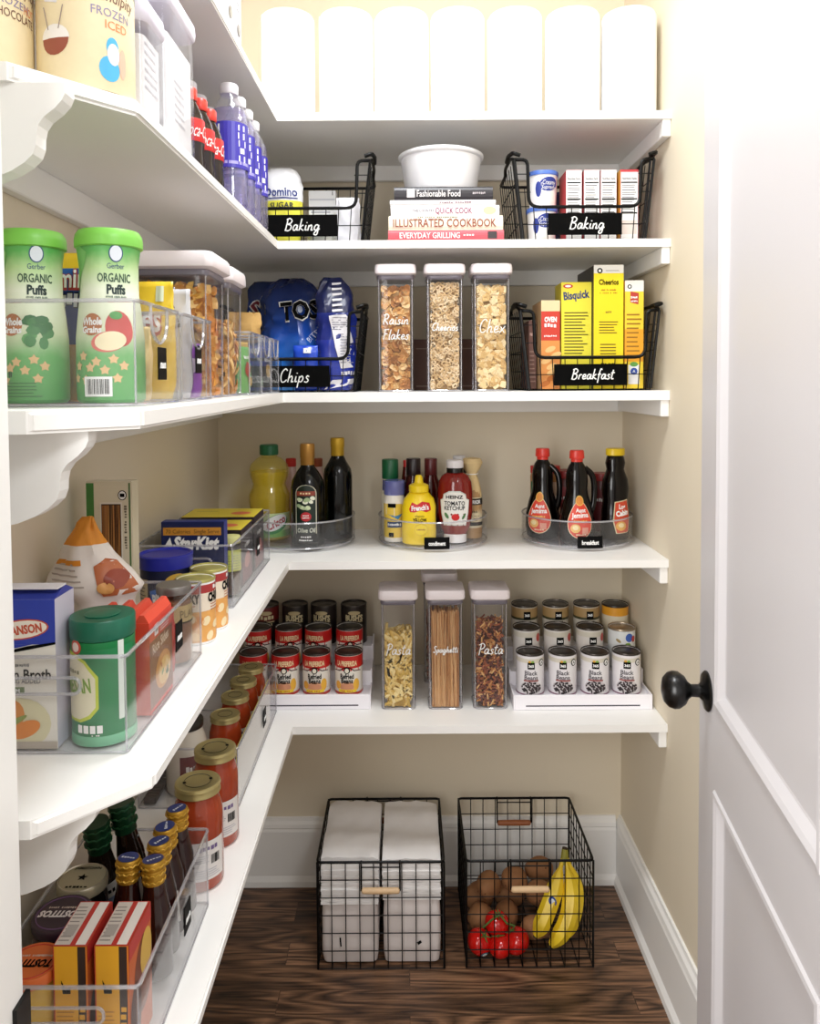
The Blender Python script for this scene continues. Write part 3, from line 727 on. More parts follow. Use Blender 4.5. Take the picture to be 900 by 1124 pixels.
# ================================================================== second shelf, back: baking baskets, books, tub
bx1 = -.262; bx2 = A(639, 250, 1.98)[0]
shelf_basket('black wire basket with a Baking sign left of the cookbook stack', 'Baking', bx1, 1.985, TOP[2])
shelf_basket('black wire basket with a Baking sign right of the cookbook stack', 'Baking', bx2 + .006, 1.985, TOP[2])
Z2 = TOP[2] + .0046
sx, sz = A(313, 200, 2.07)
o = T('sugar_bag', 'white and yellow paper sugar bag in the left baking basket', 'bag', (sx - .005, 2.075, Z2))
def dsug(b, mp):
    b.text('Domino', -.002, .136, .022, mp, M('#27357c'), bold=.02, maxw=.085, off=.001); b.text('SUGAR', .0, .101, .014, mp, M('#3b3b3b'), bold=.02, maxw=.07, off=.001); b.rect(-.04, .118, .04, .121, mp, M('#27357c'), .001, 10)
bag(o, 'bag', [(0, .042, .034, 0, 0), (.05, .048, .036, 0, 0), (.13, .051, .036, 0, 0), (.18, .049, .032, -.004, 0), (.197, .040, .022, -.006, 0), (.203, .026, .01, -.006, 0)], M('#e8e04a', .7, 0, .06, 30), .004, 3, bands=[(.117, M('#f2f3f7', .7, 0, .03, 30))], deco=dsug)
# extra pantry bits in the left baking basket
cx = A(354, 215, 2.13)[0]
def dwb(b, f, r_, t_):
    b.rect(-.034, .13, .034, .134, f, M('#c9cbd6')); b.lines(-.03, .05, .03, .12, 6, f, M('#b0b3bf')); b.text('i', .028, .15, .014, f, INK)
carton('plain white box in the left baking basket behind the glass dish', 'baking_box', cx - .036, 2.12, Z2, .072, .05, .155, {'f': M('#f0f1f4', .55)}, dwb)
o = T('glass_dish', 'small clear glass dish in the left baking basket', 'dish', (A(352, 225, 2.06)[0], 2.05, Z2 + .0005))
B().lathe([(.025, 0), (.034, .004), (.037, .05), (.036, .052), (.033, .05), (.031, .008), (.001, .006)], GLASS, 28).done('dish', o)
B().lathe([(.030, .007), (.0315, .04), (.001, .042)], M('#e9e6e2', .9, 0, .08, 60), 24).done('powder', o)
cx = A(384, 240, 2.08)[0]
o = T('clear_bag', 'clear plastic bag of white powder at the right of the left baking basket', 'bag', (cx - .006, 2.07, Z2))
bag(o, 'bag', [(0, .030, .026, 0, 0), (.05, .033, .028, 0, 0), (.09, .032, .025, 0, 0), (.115, .030, .012, 0, 0), (.125, .030, .004, 0, 0)], M('#e3e2e8', .3, 0, .1, 35, .3), .006, 8)
cx = A(399, 240, 2.15)[0]
o = T('kraft_bag', 'brown paper packet at the right end of the left baking basket', 'packet', (cx - .030, 2.19, Z2)); bag(o, 'bag', [(0, .018, .03, 0, 0), (.08, .018, .03, 0, 0), (.115, .015, .008, 0, 0)], M('#c49a6c', .8, 0, .1, 30), .003, 4)
# frosting tubs
def frosting(label, x, y, z):
    o = T('frosting_tub', label, 'tub', (x, y, z), 0, 'blue-lidded frosting tubs')
    b = B(); mp = cyl(lambda v: .034 + .045 * v); h = .086
    b.lathe([(.033, 0), (.034, .001), (.034 + .045 * h, h)], M('#f4f2f2', .4), 32); NV = M('#26398f'); mp2 = cyl(lambda v: .034 + .045 * v)
    b.oval(.006, .058, .026, .018, mp2, NV, .0005, rot=.2); b.text('Creamy', .006, .062, .012, mp2, CHALK, off=.001, maxw=.036, shear=.2); b.text('Supreme', .006, .050, .010, mp2, CHALK, off=.001, maxw=.04, shear=.2)
    b.poly([(-.012, .005), (.03, .005), (.028, .03), (.016, .04), (.0, .034), (-.014, .02)], mp2, M('#f7ebe3'), .0006); b.oval(-.022, .045, .008, .02, mp2, NV, .0004)
    b.done('tub', o)
    b = B(); lidded(b, .0405, h - .004, .011, M('#5b7fd6', .35)); b.done('lid', o); return o
fx = A(596, 200, 2.07)[0]
f0 = frosting('white frosting tub with blue lid, lower of the stack of two', fx - .002, 2.075, Z2); dup(f0, (fx, 2.075, Z2 + .0935), 7, 'white frosting tub with blue lid, stacked on the other one')
fx = A(614, 200, 2.18)[0]
o = T('navy_tub', 'dark navy tub between the frosting and the white boxes', 'tub', (fx + .012, 2.21, Z2)); b = B(); b.lathe([(.034, 0), (.037, .15)], M('#2b2d5c', .4), 28); b.text('cake', 0, .10, .02, cyl(.0375), CHALK, maxw=.04); b.done('tub', o); b = B(); lidded(b, .0385, .15, .012, M('#2b2d5c')); b.done('lid', o)
for i, (p0, p1) in enumerate(((621, 638), (640.5, 657.5), (659, 676), (680, 700))):
    xa = A(p0, 200, 2.04)[0]; xb = A(p1, 200, 2.04)[0]
    RD = M('#c8434a', .45)
    def dpud(b, f, r_, t_, i=i, w_=xb - xa):
        b.rect(-w_ / 2 + .002, .004, w_ / 2 - .001, .178, f, M('#f6f4f3'), .0003); b.text('Nutrition Facts', 0, .162, .006, f, INK, maxw=w_ * .8, bold=.02)
        for k in (.150, .108, .072): b.rect(-w_ * .44, k, w_ * .44, k + .0034, f, INK, .0006, 2)
        b.lines(-w_ * .4, .076, w_ * .4, .15, 12, f, M('#4a4a50')); b.rect(-w_ * .42, .02, w_ * .42, .055, f, M('#e7d8cf') if i == 3 else M('#eceaea'), .0006)
        b.lines(-w_ * .4, .024, w_ * .4, .05, 3, f, M('#3d3d44'))
    carton(['white-sided pudding box next to the frosting tubs', 'white-sided pudding box, second from the frosting tubs', 'white-sided pudding box, third from the frosting tubs', 'red-edged pudding box at the right end of the baking basket'][i],
           'pudding_box', xa, 2.035, Z2, xb - xa, .09 if i < 3 else .085, .184, {'f': M('#f3f1f0', .5) if i < 3 else RD, 't': RD, 'r': RD, 'l': M('#e9c04c') if i == 3 else RD, 'k': RD}, dpud, group='pudding boxes in the right baking basket')
# cookbooks
zb = TOP[2] + .0006
def book(label, pa, pb, py0, py1, cov, title, tcol, th, dz, y=1.972, d=.23, extra=None, pages='#efe9dc'):
    global zb
    xa = A(pa, py0, y)[0]; xb = A(pb, py0, y)[0]; w_ = xb - xa
    o = T('cookbook', label, 'book', ((xa + xb) / 2, y + d / 2, zb), 0, 'stack of cookbooks')
    b = B(); t = .0022
    b.box(-w_ / 2, -d / 2, 0, w_ / 2, d / 2, t, cov); b.box(-w_ / 2, -d / 2, th - t, w_ / 2, d / 2, th, cov)
    b.prism([(-d / 2, t), (-d / 2, th - t), (-d / 2 - .0022, th * .75), (-d / 2 - .003, th / 2), (-d / 2 - .0022, th * .25)], -w_ / 2, w_ / 2, cov, 'x')
    b.box(-w_ / 2, -d / 2, t, w_ / 2, -d / 2 + t, th - t, cov)
    f = front(-d / 2 - .0032)
    for tx, u, h, ww, c in title: b.text(tx, u * w_, th / 2, h, f, c, w=ww * w_, bold=.012)
    if extra: extra(b, f, w_, th)
    b.done('cover', o)
    B().box(-w_ / 2 + .003, -d / 2 + t, t, w_ / 2 - .003, d / 2 - .003, th - t, M(pages, .85, 0, .06, 200)).done('pages', o)
    zb += th + .0004
book('red cookbook titled Everyday Grilling at the bottom of the stack', 426, 553, 262, 0, M('#cf5560', .5), [('EVERYDAY GRILLING', -.14, .014, .52, CHALK), ('BOOK', .2, .006, .1, CHALK)], 0, .026, 0, 1.975, .25,
     lambda b, f, w_, th: b.rect(w_ * .36, th * .15, w_ * .44, th * .85, f, M('#3a3234'), .0002) or b.rect(w_ * .375, th * .2, w_ * .425, th * .8, f, M('#e2d8d8'), .0005))
book('cream cookbook titled Illustrated Cookbook, second from the bottom', 426.5, 552, 250, 0, M('#efe6d0', .5), [('ILLUSTRATED COOKBOOK', -.01, .020,   .90, M('#8d3f28'))], 0, .036, 0, 1.978, .235,
     lambda b, f, w_, th: b.text('THE COOKS ILLUSTRATED', -.02, th * .87, .0045, f, M('#6b5c3f'), w=w_ * .35))
book('white cookbook titled Quick Cook in the middle of the stack', 429, 548, 234, 0, M('#f1eff1', .5), [('QUICK COOK', .08, .015, .34, M('#8a2f58')), ('THE COUNTRY', -.2, .006, .2, M('#4f4658'))], 0, .027, 0, 1.985, .22,
     lambda b, f, w_, th: b.oval(w_ * .41, th / 2, w_ * .06, th * .36, f, M('#e9e3a0'), .0003))
book('thin white paperback under the black book', 428, 544, 226, 0, M('#f4f3f4', .55), [('SIMPLE SUPPERS', .12, .005, .3, M('#7a3f55'))], 0, .0125, 0, 1.985, .21)
book('black cookbook titled Fashionable Food on top of the stack', 432.5, 541, 215, 0, M('#2c282d', .4), [('Fashionable Food', -.05, .016, .44, M('#e7e3e3')), ('Lovegren', .36, .007, .13, M('#bfb7bb'))], 0, .033, 0, 1.988, .20,
     lambda b, f, w_, th: b.rect(-w_ * .37, th * .2, -w_ * .29, th * .85, f, M('#d8d3d3'), .0002) or b.poly([(-w_ * .36, th * .3), (-w_ * .31, th * .3), (-w_ * .33, th * .7)], f, INK, .0005) or b.text('Sage', -w_ * .43, th * .4, .006, f, CHALK))
o = T('mixing_tub', 'white round plastic tub sitting on top of the cookbook stack', 'tub', (A(484, 190, 2.08)[0], 2.085, zb + .0003))
b = B(); b.lathe([(.078, 0), (.090, .002), (.094, .01), (.1035, .095), (.1045, .099), (.104, .106), (.109, .108), (.1115, .112), (.1115, .119), (.108, .121), (.1035, .119), (.101, .10), (.091, .012), (.001, .008)], M('#f3f3f6', .4), 56)
for i in range(7):
    u = -.052 + i * .017; b.rect(u, .078, u + .009, .088, cyl(lambda v: .0937 + .1 * v), M('#e4e4ea'), .0006, 3)
b.done('tub', o, Matrix.Diagonal((1, 1, .84, 1)))

# ================================================================== third shelf, back
Z3 = TOP[3] + .0006; Z3b = TOP[3] + .0046
chx = -.2855; brx = A(644.5, 415, 1.98)[0]
shelf_basket('black wire basket with a Chips sign left of the cereal containers', 'Chips', chx, 1.985, TOP[3])
shelf_basket('black wire basket with a Breakfast sign right of the cereal containers', 'Breakfast', brx + .008, 1.985, TOP[3])
BAGB = M('#1f4fae', .25, 0, .12, 14, .25, .3); BAGN = M('#141d4d', .28, 0, .1, 14, .25, .3); BAGL = M('#3f8fe0', .25, 0, .1, 14, .2, .3)
def dtos(b, mp):
    b.text('TOS', .026, .212, .054, mp, CHALK, w=.110, bold=.05, rot=.08, off=.004); b.text('TOS', .026, .212, .049, mp, INK, w=.105, bold=.035, rot=.08, off=.0060); b.oval(.028, .212, .0065, .010, mp, M('#9aa3b5'), .0062)
    b.text('BITE', .056, .142, .014, mp, M('#cfd8ee'), rot=.75, off=.0015); b.text('RS', .075, .135, .015, mp, M('#cfd8ee'), off=.0015, rot=-.3)
    b.oval(.055, .065, .018, .03, mp, M('#e8c98e'), .0012); b.oval(.066, .055, .010, .024, mp, M('#f4ead2'), .0018); b.poly([(.0, .045), (.03, .05), (.028, .055), (.0, .05)], mp, CHALK, .001)
o = T('chip_bag', 'large blue tortilla chip bag lettered TOS in the chips basket', 'bag', (A(325, 350, 2.07)[0] - .004, 2.122, Z3b), -4)
TOSM = print_z('blue_bag_print', [(0, '#4a9be8'), (.08, '#2f74cf'), (.15, '#1d4aa6'), (.22, '#14306f'), (.30, '#0e1a44')], .22, .5, 20)
bag(o, 'bag', [(0, .070, .04, .0, 0), (.03, .080, .055, 0, 0), (.08, .086, .062, 0, 0), (.14, .087, .060, -.002, 0), (.19, .087, .056, -.008, 0), (.235, .086, .044, -.012, .004), (.268, .070, .028, -.016, .008), (.290, .050, .012, -.018, .012), (.302, .030, .004, -.018, .014)], TOSM, .012, 5, 40, 40, deco=dtos)
o = T('chip_bag', 'dark blue chip bag with a white-edged red S at the left of the chips basket', 'bag', (A(281, 350, 2.16)[0] + .003, 2.228, Z3b), -8)
bag(o, 'bag', [(0, .024, .03, .004, 0), (.12, .036, .036, 0, 0), (.2, .042, .034, .0, 0), (.285, .045, .018, .006, 0), (.305, .03, .004, .012, 0)], M('#15306f', .25, 0, .12, 14, .25, .3), .009, 11,
    deco=lambda b, mp: (b.text('S', -.010, .225, .055, mp, CHALK, w=.034, bold=.07, off=.0012), b.text('S', -.010, .225, .046, mp, M('#7d2230'), w=.027, bold=.02, off=.0045)))
def dback(b, mp):
    W_ = M('#eceaef', .5); b.poly([(-.02, .19), (.034, .195), (.05, .06), (.01, .055), (-.005, .11), (-.012, .15)], mp, W_, .0012, 3)
    b.lines(-.012, .155, .036, .19, 6, mp, M('#6f6f80'), off=.002); b.lines(.008, .07, .045, .15, 11, mp, M('#9a9aa8'), off=.002)
    for i in range(6): b.poly([(-.010 + .001 * i, .20 + i * .014), (.018, .203 + i * .014), (.018, .208 + i * .014), (-.010 + .001 * i, .206 + i * .014)], mp, W_, .0014, 1)
    b.text('chips', .03, .044, .014, mp, W_, shear=.2, off=.002); b.poly([(-.03, .002), (.05, .016), (.052, .03), (-.01, .026)], mp, W_, .0012, 2)
o = T('chip_bag', 'dark blue chip bag turned to its white facts panel, right side of chips basket', 'bag', (A(375, 360, 2.08)[0] - .012, 2.045, Z3b), 8)
bag(o, 'bag', [(0, .042, .035, -.004, 0), (.04, .046, .038, 0, 0), (.12, .050, .038, .001, 0), (.19, .050, .036, 0, 0), (.25, .046, .025, -.004, 0), (.285, .028, .008, -.006, 0), (.292, .020, .004, -.006, 0)], M('#2236a0', .25, 0, .12, 14, .25, .3), .009, 17, bands=[(.13, M('#1a2a7a', .25, 0, .12, 14, .25, .3)), (.2, BAGN)], deco=dback)
o = T('snack_packet', 'bright blue packet low in the chips basket between two chip bags', 'packet', (A(336, 400, 2.01)[0], 2.006, Z3b)); bag(o, 'bag', [(0, .028, .008, 0, 0), (.04, .031, .012, 0, 0), (.10, .032, .010, 0, 0), (.115, .03, .002, 0, 0)], M('#1d49c4', .28, 0, .1, 20, .2), .003, 23, deco=lambda b, mp: (b.rect(-.005, .095, .014, .108, mp, CHALK, .001), b.oval(.008, .02, .014, .012, mp, RED, .001)))
# cereal containers with their contents
CW = .0925
flk = [M(c, .7) for c in ('#d19a55', '#b87a3c', '#dcb273', '#c48a4a', '#96602e', '#e3c08a')] ; raisin = [M('#4a2c22', .6)]
rngs = [M(c, .75) for c in ('#dcc096', '#cfae7d', '#e6cfa8', '#c9a876')]; chx_ = [M(c, .7) for c in ('#e2c48c', '#d4b070', '#ecd5a4', '#caa262')]
cy3 = 2.035
cxs = [A(p, 400, 1.99)[0] for p in (434.5, 488.5, 540)]
for x, wd, lab in zip(cxs, (['Raisin', 'Flakes'], ['Cheerios'], ['Chex']), ('tall clear container of raisin flake cereal, left of the three cereals', 'tall clear container of ring-shaped oat cereal, middle of the three', 'tall clear container of square woven cereal, right of the three cereals')):
    canister(lab, x, cy3, TOP[3], CW, CW, .322, 'tall clear dry-food containers', 0, wd)
fw = CW - .0165
scatter(300, fw, fw, .258, .004, fl_flake(flk * 4 + raisin, .0125), M('#8f6130', .9), 'raisin_flakes', 'golden raisin flakes filling the left cereal container', 'cereal', (cxs[0], cy3, Z3), seed=2)
scatter(520, fw, fw, .270, .004, fl_ring(rngs), M('#9d7c4e', .9), 'oat_rings', 'small oat rings filling the middle cereal container', 'cereal', (cxs[1], cy3, Z3), seed=3)
scatter(300, fw, fw, .260, .004, fl_pillow(chx_, .0092), M('#8d6c38', .9), 'woven_squares', 'woven cereal squares filling the right cereal container', 'cereal', (cxs[2], cy3, Z3), seed=4)
xa = A(454, 400, 2.2)[0]; xb = A(530, 400, 2.2)[0]
carton('brown box standing behind the cereal containers', 'brown_box', xa, 2.2, TOP[3], xb - xa, .10, .142, {'f': M('#6d4f45', .6, 0, .12, 20)}, lambda b, f, r_, t_: (b.rect(-.09, .115, .09, .118, f, M('#9c8377')), b.rect(-.09, .01, .09, .013, f, M('#9c8377'))))
# breakfast boxes
YEL = M('#efd51f', .45); YEL2 = M('#e9dc3e', .45); ORN = M('#e79a2f', .45)
def txtblock(b, f, w_, z0, z1, n, c, off=.0006): b.lines(-w_ * .4, z0, w_ * .4, z1, n, f, c, off=off, th=.35)
def put(label, name, pa, pb, y, d, pt, faces, deco, z=Z3b, cat='box', grp='breakfast boxes', flaps=True):
    xa = A(pa, 400, y)[0]; xb = A(pb, 400, y)[0]; h = A((pa + pb) / 2, pt, y)[1] - z
    return carton(label, name, xa, y, z - .0006, xb - xa, d, h, faces, lambda b, f, r_, t_: deco(b, f, r_, t_, xb - xa, h, d), 0, grp, cat, 0, flaps)
def doat(b, f, r_, t_, w_, h, d):
    b.rect(-w_ / 2, h * .55, w_ / 2, h * .88, f, M('#cc3d2c'), .0003); b.text('OVEN', 0, h * .79, .013, f, CHALK, w=w_ * .66, bold=.05); b.text('OATS', 0, h * .72, .013, f, CHALK, w=w_ * .66, bold=.05); b.text('HOMESTYLE', 0, h * .6, .006, f, CHALK, w=w_ * .7)
    b.rect(-w_ / 2, 0, w_ / 2, h * .55, f, M('#e0924a'), .0002)
    for k in range(7): b.oval(R.uniform(-w_ * .3, w_ * .3), h * (.06 + k * .065), w_ * .3, .007, f, R.choice([M('#c46f2c'), M('#eec07e'), M('#d98a3c')]), .0006, 12, .4)
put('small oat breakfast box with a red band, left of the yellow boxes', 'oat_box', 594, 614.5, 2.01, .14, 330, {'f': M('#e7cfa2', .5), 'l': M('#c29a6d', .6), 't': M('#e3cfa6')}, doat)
def dbis(b, f, r_, t_, w_, h, d):
    b.text('Bisquick', 0, h * .885, .020, f, M('#22356f'), w=w_ * .86, bold=.035, rot=.10); b.oval(-w_ * .28, h * .965, w_ * .16, .0055, f, RED, .0005); b.oval(-w_ * .28, h * .965, w_ * .1, .003, f, CHALK, .0008)
    txtblock(b, f, w_, h * .30, h * .74, 15, M('#5c5410')); b.oval(-w_ * .3, h * .20, .0085, .0085, f, M('#b9543e')); b.oval(-w_ * .3, h * .20, .0045, .0045, f, M('#e9e3c8'), .0008); b.rect(-w_ * .12, h * .18, w_ * .42, h * .21, f, M('#b9724e'), .0004); txtblock(b, f, w_, h * .03, h * .15, 4, M('#5c5410'))
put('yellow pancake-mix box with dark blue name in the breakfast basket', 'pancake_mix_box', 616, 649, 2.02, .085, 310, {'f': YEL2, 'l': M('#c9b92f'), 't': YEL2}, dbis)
def dche(b, f, r_, t_, w_, h, d):
    b.rect(-w_ / 2, h * .935, w_ / 2, h, f, M('#e4e3de'), .0003); b.oval(-w_ * .3, h * .955, .007, .007, f, INK, .0006); b.oval(-w_ * .3, h * .955, .0035, .0035, f, CHALK, .0009); b.lines(-w_ * .1, h * .95, w_ * .4, h * .965, 2, f, M('#6f6f6f'), off=.0006)
    b.text('Cheerios', 0, h * .865, .014, f, INK, w=w_ * .66, bold=.03); b.text('what is inside', 0, h * .80, .006, f, M('#a8660c'), w=w_ * .5); b.text('A BOWL A DAY', 0, h * .775, .005, f, M('#a8660c'), w=w_ * .6)
    b.text('100%', 0, h * .62, .007, f, M('#7d6c1d')); txtblock(b, f, w_ * .8, h * .45, h * .56, 5, M('#6d5c0c')); txtblock(b, f, w_ * .7, h * .28, h * .38, 4, M('#6d5c0c')); b.text('EAT WELL', 0, h * .2, .006, f, INK, w=w_ * .5)
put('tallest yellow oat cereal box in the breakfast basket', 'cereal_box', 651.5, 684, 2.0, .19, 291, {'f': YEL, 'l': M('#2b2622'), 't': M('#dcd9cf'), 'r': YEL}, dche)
def dgra(b, f, r_, t_, w_, h, d):
    b.rect(-w_ / 2, h * .90, w_ / 2, h, f, M('#ebe9e5'), .0003); b.oval(-w_ * .25, h * .945, .0055, .0055, f, INK, .0006); b.oval(-w_ * .25, h * .945, .003, .003, f, CHALK, .0009)
    b.poly([(-w_ * .22, h * .80), (w_ * .22, h * .78), (w_ * .24, h * .885), (-w_ * .2, h * .9)], f, M('#b33a34'), .0006, 0); b.text('corn', 0, h * .845, .008, f, CHALK, w=w_ * .36, bold=.03, off=.001); b.text('GRAHAMS', 0, h * .81, .005, f, CHALK, w=w_ * .36, bold=.03, off=.001)
    b.rect(-w_ / 2, h * .25, w_ / 2, h * .55, f, M('#eda52c'), .0003); txtblock(b, f, w_, h * .3, h * .72, 10, M('#a0721c')); b.rect(-w_ * .3, h * .04, w_ * .3, h * .22, f, M('#e9e9ec'), .0005)
    b.oval(0, h * .16, .009, .009, f, M('#2c4a9a'), .0008); b.oval(0, h * .225, .010, .006, f, M('#5f9a4a'), .0008); b.text('A', 0, h * .16, .007, f, CHALK, off=.0012)
put('yellow cereal box with white top and small red logo, right end of breakfast basket', 'cereal_box', 685.5, 706, 2.01, .17, 308, {'f': M('#efd03a', .45), 'l': M('#e5a33b'), 't': M('#e6e3dc'), 'r': M('#d7b432')}, dgra)
put('brown cracker box at the left end of the breakfast basket', 'cracker_box', 580.5, 588.5, 2.06, .14, 352, {'f': M('#6d4a40', .6), 't': M('#8a6a5c')}, lambda b, f, r_, t_, w_, h, d: (b.text('bran', 0, h * .8, .012, f, M('#c9a89a'), w=w_ * .7), b.lines(-w_ * .4, h * .1, w_ * .4, h * .6, 8, f, M('#9b7d70'))))

# ================================================================== third shelf, left arm
ZB = TOP[3] + .0042
bin_('clear bin of green puff canisters at the near end of the eye-level shelf', -.565, .925, -.318, 1.100, TOP[3], .125, 'clear snack bins', .55, 'nun', 'right', .42)
bin_('clear bin of snack bags just behind the green puff canisters', -.565, 1.115, -.318, 1.285, TOP[3], .125, 'clear snack bins', .5, 'nun', 'right', .5)
PUFF = print_z('green_canister_print', [(0, '#5ba45c'), (.055, '#71b56c'), (.085, '#dfe9c6'), (.135, '#e9f0da'), (.165, '#b9d99a'), (.182, '#5fb058'), (.212, '#4fa352')], .4, 0, 22, .1)
def puffs(label, x, y, rz, kind):
    o = T('puffs_canister', label, 'canister', (x, y, ZB), rz, 'green puff canisters')
    h = .212
    prof = [(.037, 0), (.0405, .004), (.041, .03), (.0405, .08), (.037, .115), (.0345, .135), (.0345, .17), (.0375, .192), (.038, .196)]
    def rf(v):
        for (r0, z0), (r1, z1) in zip(prof, prof[1:]):
            if z0 <= v <= z1: return r0 + (r1 - r0) * (v - z0) / max(1e-6, z1 - z0)
        return .038
    b = B(); G1, G2, CR_ = M('#69ad63', .4, 0, .05, 20), M('#5cad5a', .4, 0, .05, 20), M('#e6eed2', .4, 0, .03, 20)
    zs = [0, .004, .012, .03, .045, .06, .08, .10, .115, .135, .15, .17, .192, .196]; n = 44
    b.loft([[(rf(z) * cos(2 * pi * k / n), rf(z) * sin(2 * pi * k / n), z) for k in range(n)] for z in zs], PUFF, True, True)
    mp = cyl(rf); INKG = M('#3d5a45', .5)
    # leafy green swoosh at the upper left, name and text
    b.poly([(-.055, .19), (-.030, .19), (-.018, .182), (-.027, .164), (-.038, .152), (-.046, .132), (-.055, .136)], mp, M('#7cc06a', .4), .0008, 3)
    du = .010
    b.oval(du + .012, .181, .0095, .0105, mp, M('#34507c'), .0006); b.oval(du + .012, .181, .0080, .0092, mp, M('#dfe6ee'), .0009)
    b.text('Gerber', du + .012, .166, .0065, mp, M('#34507c'), maxw=.024); b.text('ORGANIC', du + .010, .152, .0105, mp, INKG, w=.047, bold=.02); b.text('Puffs', du + .012, .138, .0115, mp, M('#263a36'), w=.026, bold=.04)
    b.text('puffed grain snack', du + .012, .1285, .0035, mp, M('#68796d'), w=.028)
    b.oval(-.010, .095, .0135, .0135, mp, M('#b9713f'), .0006); b.text('Whole', -.010, .099, .009, mp, CHALK, w=.027, bold=.04, off=.001); b.text('Grains', -.010, .089, .008, mp, CHALK, w=.026, bold=.04, off=.001)
    if kind == 0:
        b.oval(.024, .09, .017, .022, mp, M('#c74b44'), .0005, rot=.2); b.oval(.020, .106, .008, .005, mp, M('#4c9a4a'), .0008); b.oval(.010, .074, .020, .0125, mp, M('#e0786a'), .0009, rot=.15); b.oval(.013, .075, .0185, .0115, mp, M('#f3e6bf'), .0012, rot=.15)
    else:
        for k in range(16): b.oval(.022 + R.uniform(-.013, .012), .088 + R.uniform(-.018, .018), R.uniform(.005, .009), R.uniform(.004, .008), mp, R.choice([M('#4f8a55'), M('#66a463'), M('#3f7748')]), .0005 + k * .00004, 8)
    for su, sv in ((-.022, .057), (-.004, .05), (-.030, .045), (.016, .053), (-.012, .043), (.006, .040), (.028, .045), (-.034, .030), (.020, .030), (-.018, .028)):
        st = [(su + (.0066 if k % 2 == 0 else .0038) * cos(pi / 2 + k * pi / 5), sv + (.0066 if k % 2 == 0 else .0038) * sin(pi / 2 + k * pi / 5)) for k in range(10)]
        b.poly(st, mp, M('#e3bf8b', .6), .0008, 0)
    if kind == 0:
        b.rect(-.020, .008, .014, .032, mp, M('#f6f6f4'), .0012, 6)
        for k in range(15): u = -.016 + k * .0018; b.rect(u, .011, u + R.choice([.0005, .001]), .029, mp, INK, .0016, 1)
    else:
        b.lines(-.024, .008, .026, .028, 5, mp, M('#4b7a4c'), off=.0012); b.text('ii', -.012, .036, .008, mp, INKG, bold=.03)
        b.rect(-.058, .150, -.044, .164, mp, M('#bfe0ea'), .0008, 4); b.rect(-.058, .128, -.043, .146, mp, M('#bfe0ea'), .0008, 4)
    b.done('body', o)
    b = B(); b.lathe([(.0385, .190), (.0405, .1915), (.0405, .200), (.0395, .206), (.036, .2115), (.0005, .211)], M('#7cc64e', .4), 40); b.done('lid', o)
    return o
puffs('green puff canister showing a barcode and cut apple, nearer the shelf edge', A(123, 440, .985)[0], .985, 2, 0)
puffs('green puff canister showing leafy greens, by the door jamb', A(39, 440, .985)[0], .985, 2, 1)
YB_ = M('#efc931', .35, 0, .08, 20, .2)
def sbag(label, x, y, z, w2, d2, h, mat, seed, deco=None, bands=None, rz=0, amp=.003, name='snack_bag', grp='small snack bags'):
    o = T(name, label, 'bag', (x, y, z), rz, grp)
    bag(o, 'bag', [(0, w2 * .8, d2 * .8, 0, 0), (h * .15, w2 * .97, d2, 0, 0), (h * .6, w2, d2 * .9, 0, 0), (h * .9, w2 * .95, d2 * .25, 0, 0), (h, w2 * .93, .0015, 0, 0)], mat, amp, seed, 24, 20, 2.3, bands, deco)
    return o
sbag('blue and red mini snack bag between the two green canisters', A(82, 300, 1.07)[0], 1.068, ZB, .033, .016, .200, M('#1b2f7d', .3, 0, .1, 20, .2), 31,
     lambda b, mp: (b.text('mini', .004, .165, .028, mp, M('#b03434'), w=.045, bold=.06, off=.001), b.text('mini', .004, .165, .024, mp, CHALK, w=.040, bold=.02, off=.0016), b.text('chips', .0, .135, .03, mp, INK, w=.05, bold=.07, off=.001), b.text('chips', .0, .135, .026, mp, M('#c9c9d6'), w=.044, off=.0016)), [(.145, M('#3565b5', .3)), (.178, YB_)])
sbag('brown pretzel bag low between the two green canisters', A(80, 410, 1.03)[0], 1.038, ZB, .012, .005, .075, M('#b9864f', .5, 0, .2, 60), 32)
sbag('pale cracker bag in front part of the near clear bin', A(158, 410, 1.05)[0] - .012, 1.065, ZB, .018, .016, .10, M('#e6c98a', .45, 0, .2, 40, .2), 33, lambda b, mp: [b.oval(R.uniform(-.012, .012), R.uniform(.02, .07), .006, .006, mp, R.choice([M('#d9a648'), M('#efd9a0')]), .001, 8) for _ in range(14)])
sbag('yellow cookie bag standing tall in the second clear bin', A(170, 320, 1.17)[0], 1.155, ZB, .034, .018, .172, YB_, 34, lambda b, mp: (b.text('es', .004, .112, .03, mp, M('#c03a2c'), w=.03, bold=.10, off=.001), b.text('es', .004, .112, .027, mp, CHALK, w=.027, bold=.02, off=.0016), b.rect(.008, .142, .02, .165, mp, M('#cfd6b8'), .001)))
sbag('silver grey snack bag leaning in the second clear bin', A(193, 320, 1.20)[0], 1.191, ZB, .026, .014, .165, M('#c9c9cf', .35, 0, .1, 25, .2), 35, lambda b, mp: (b.text('snack', .0, .125, .014, mp, M('#55555e'), w=.05, rot=-1.2, off=.001)))
sbag('black snack bag at the back of the second clear bin', A(168, 300, 1.26)[0], 1.255, ZB, .040, .014, .176, M('#1d1a1e', .3, 0, .1, 20, .2), 36)
sbag('purple snack packet at the aisle side of the second clear bin', -.334, 1.238, ZB, .010, .018, .085, M('#8d3fae', .3, 0, .1, 25, .2), 37, lambda b, mp: b.oval(0, .05, .01, .012, mp, M('#e9d9f0'), .001))
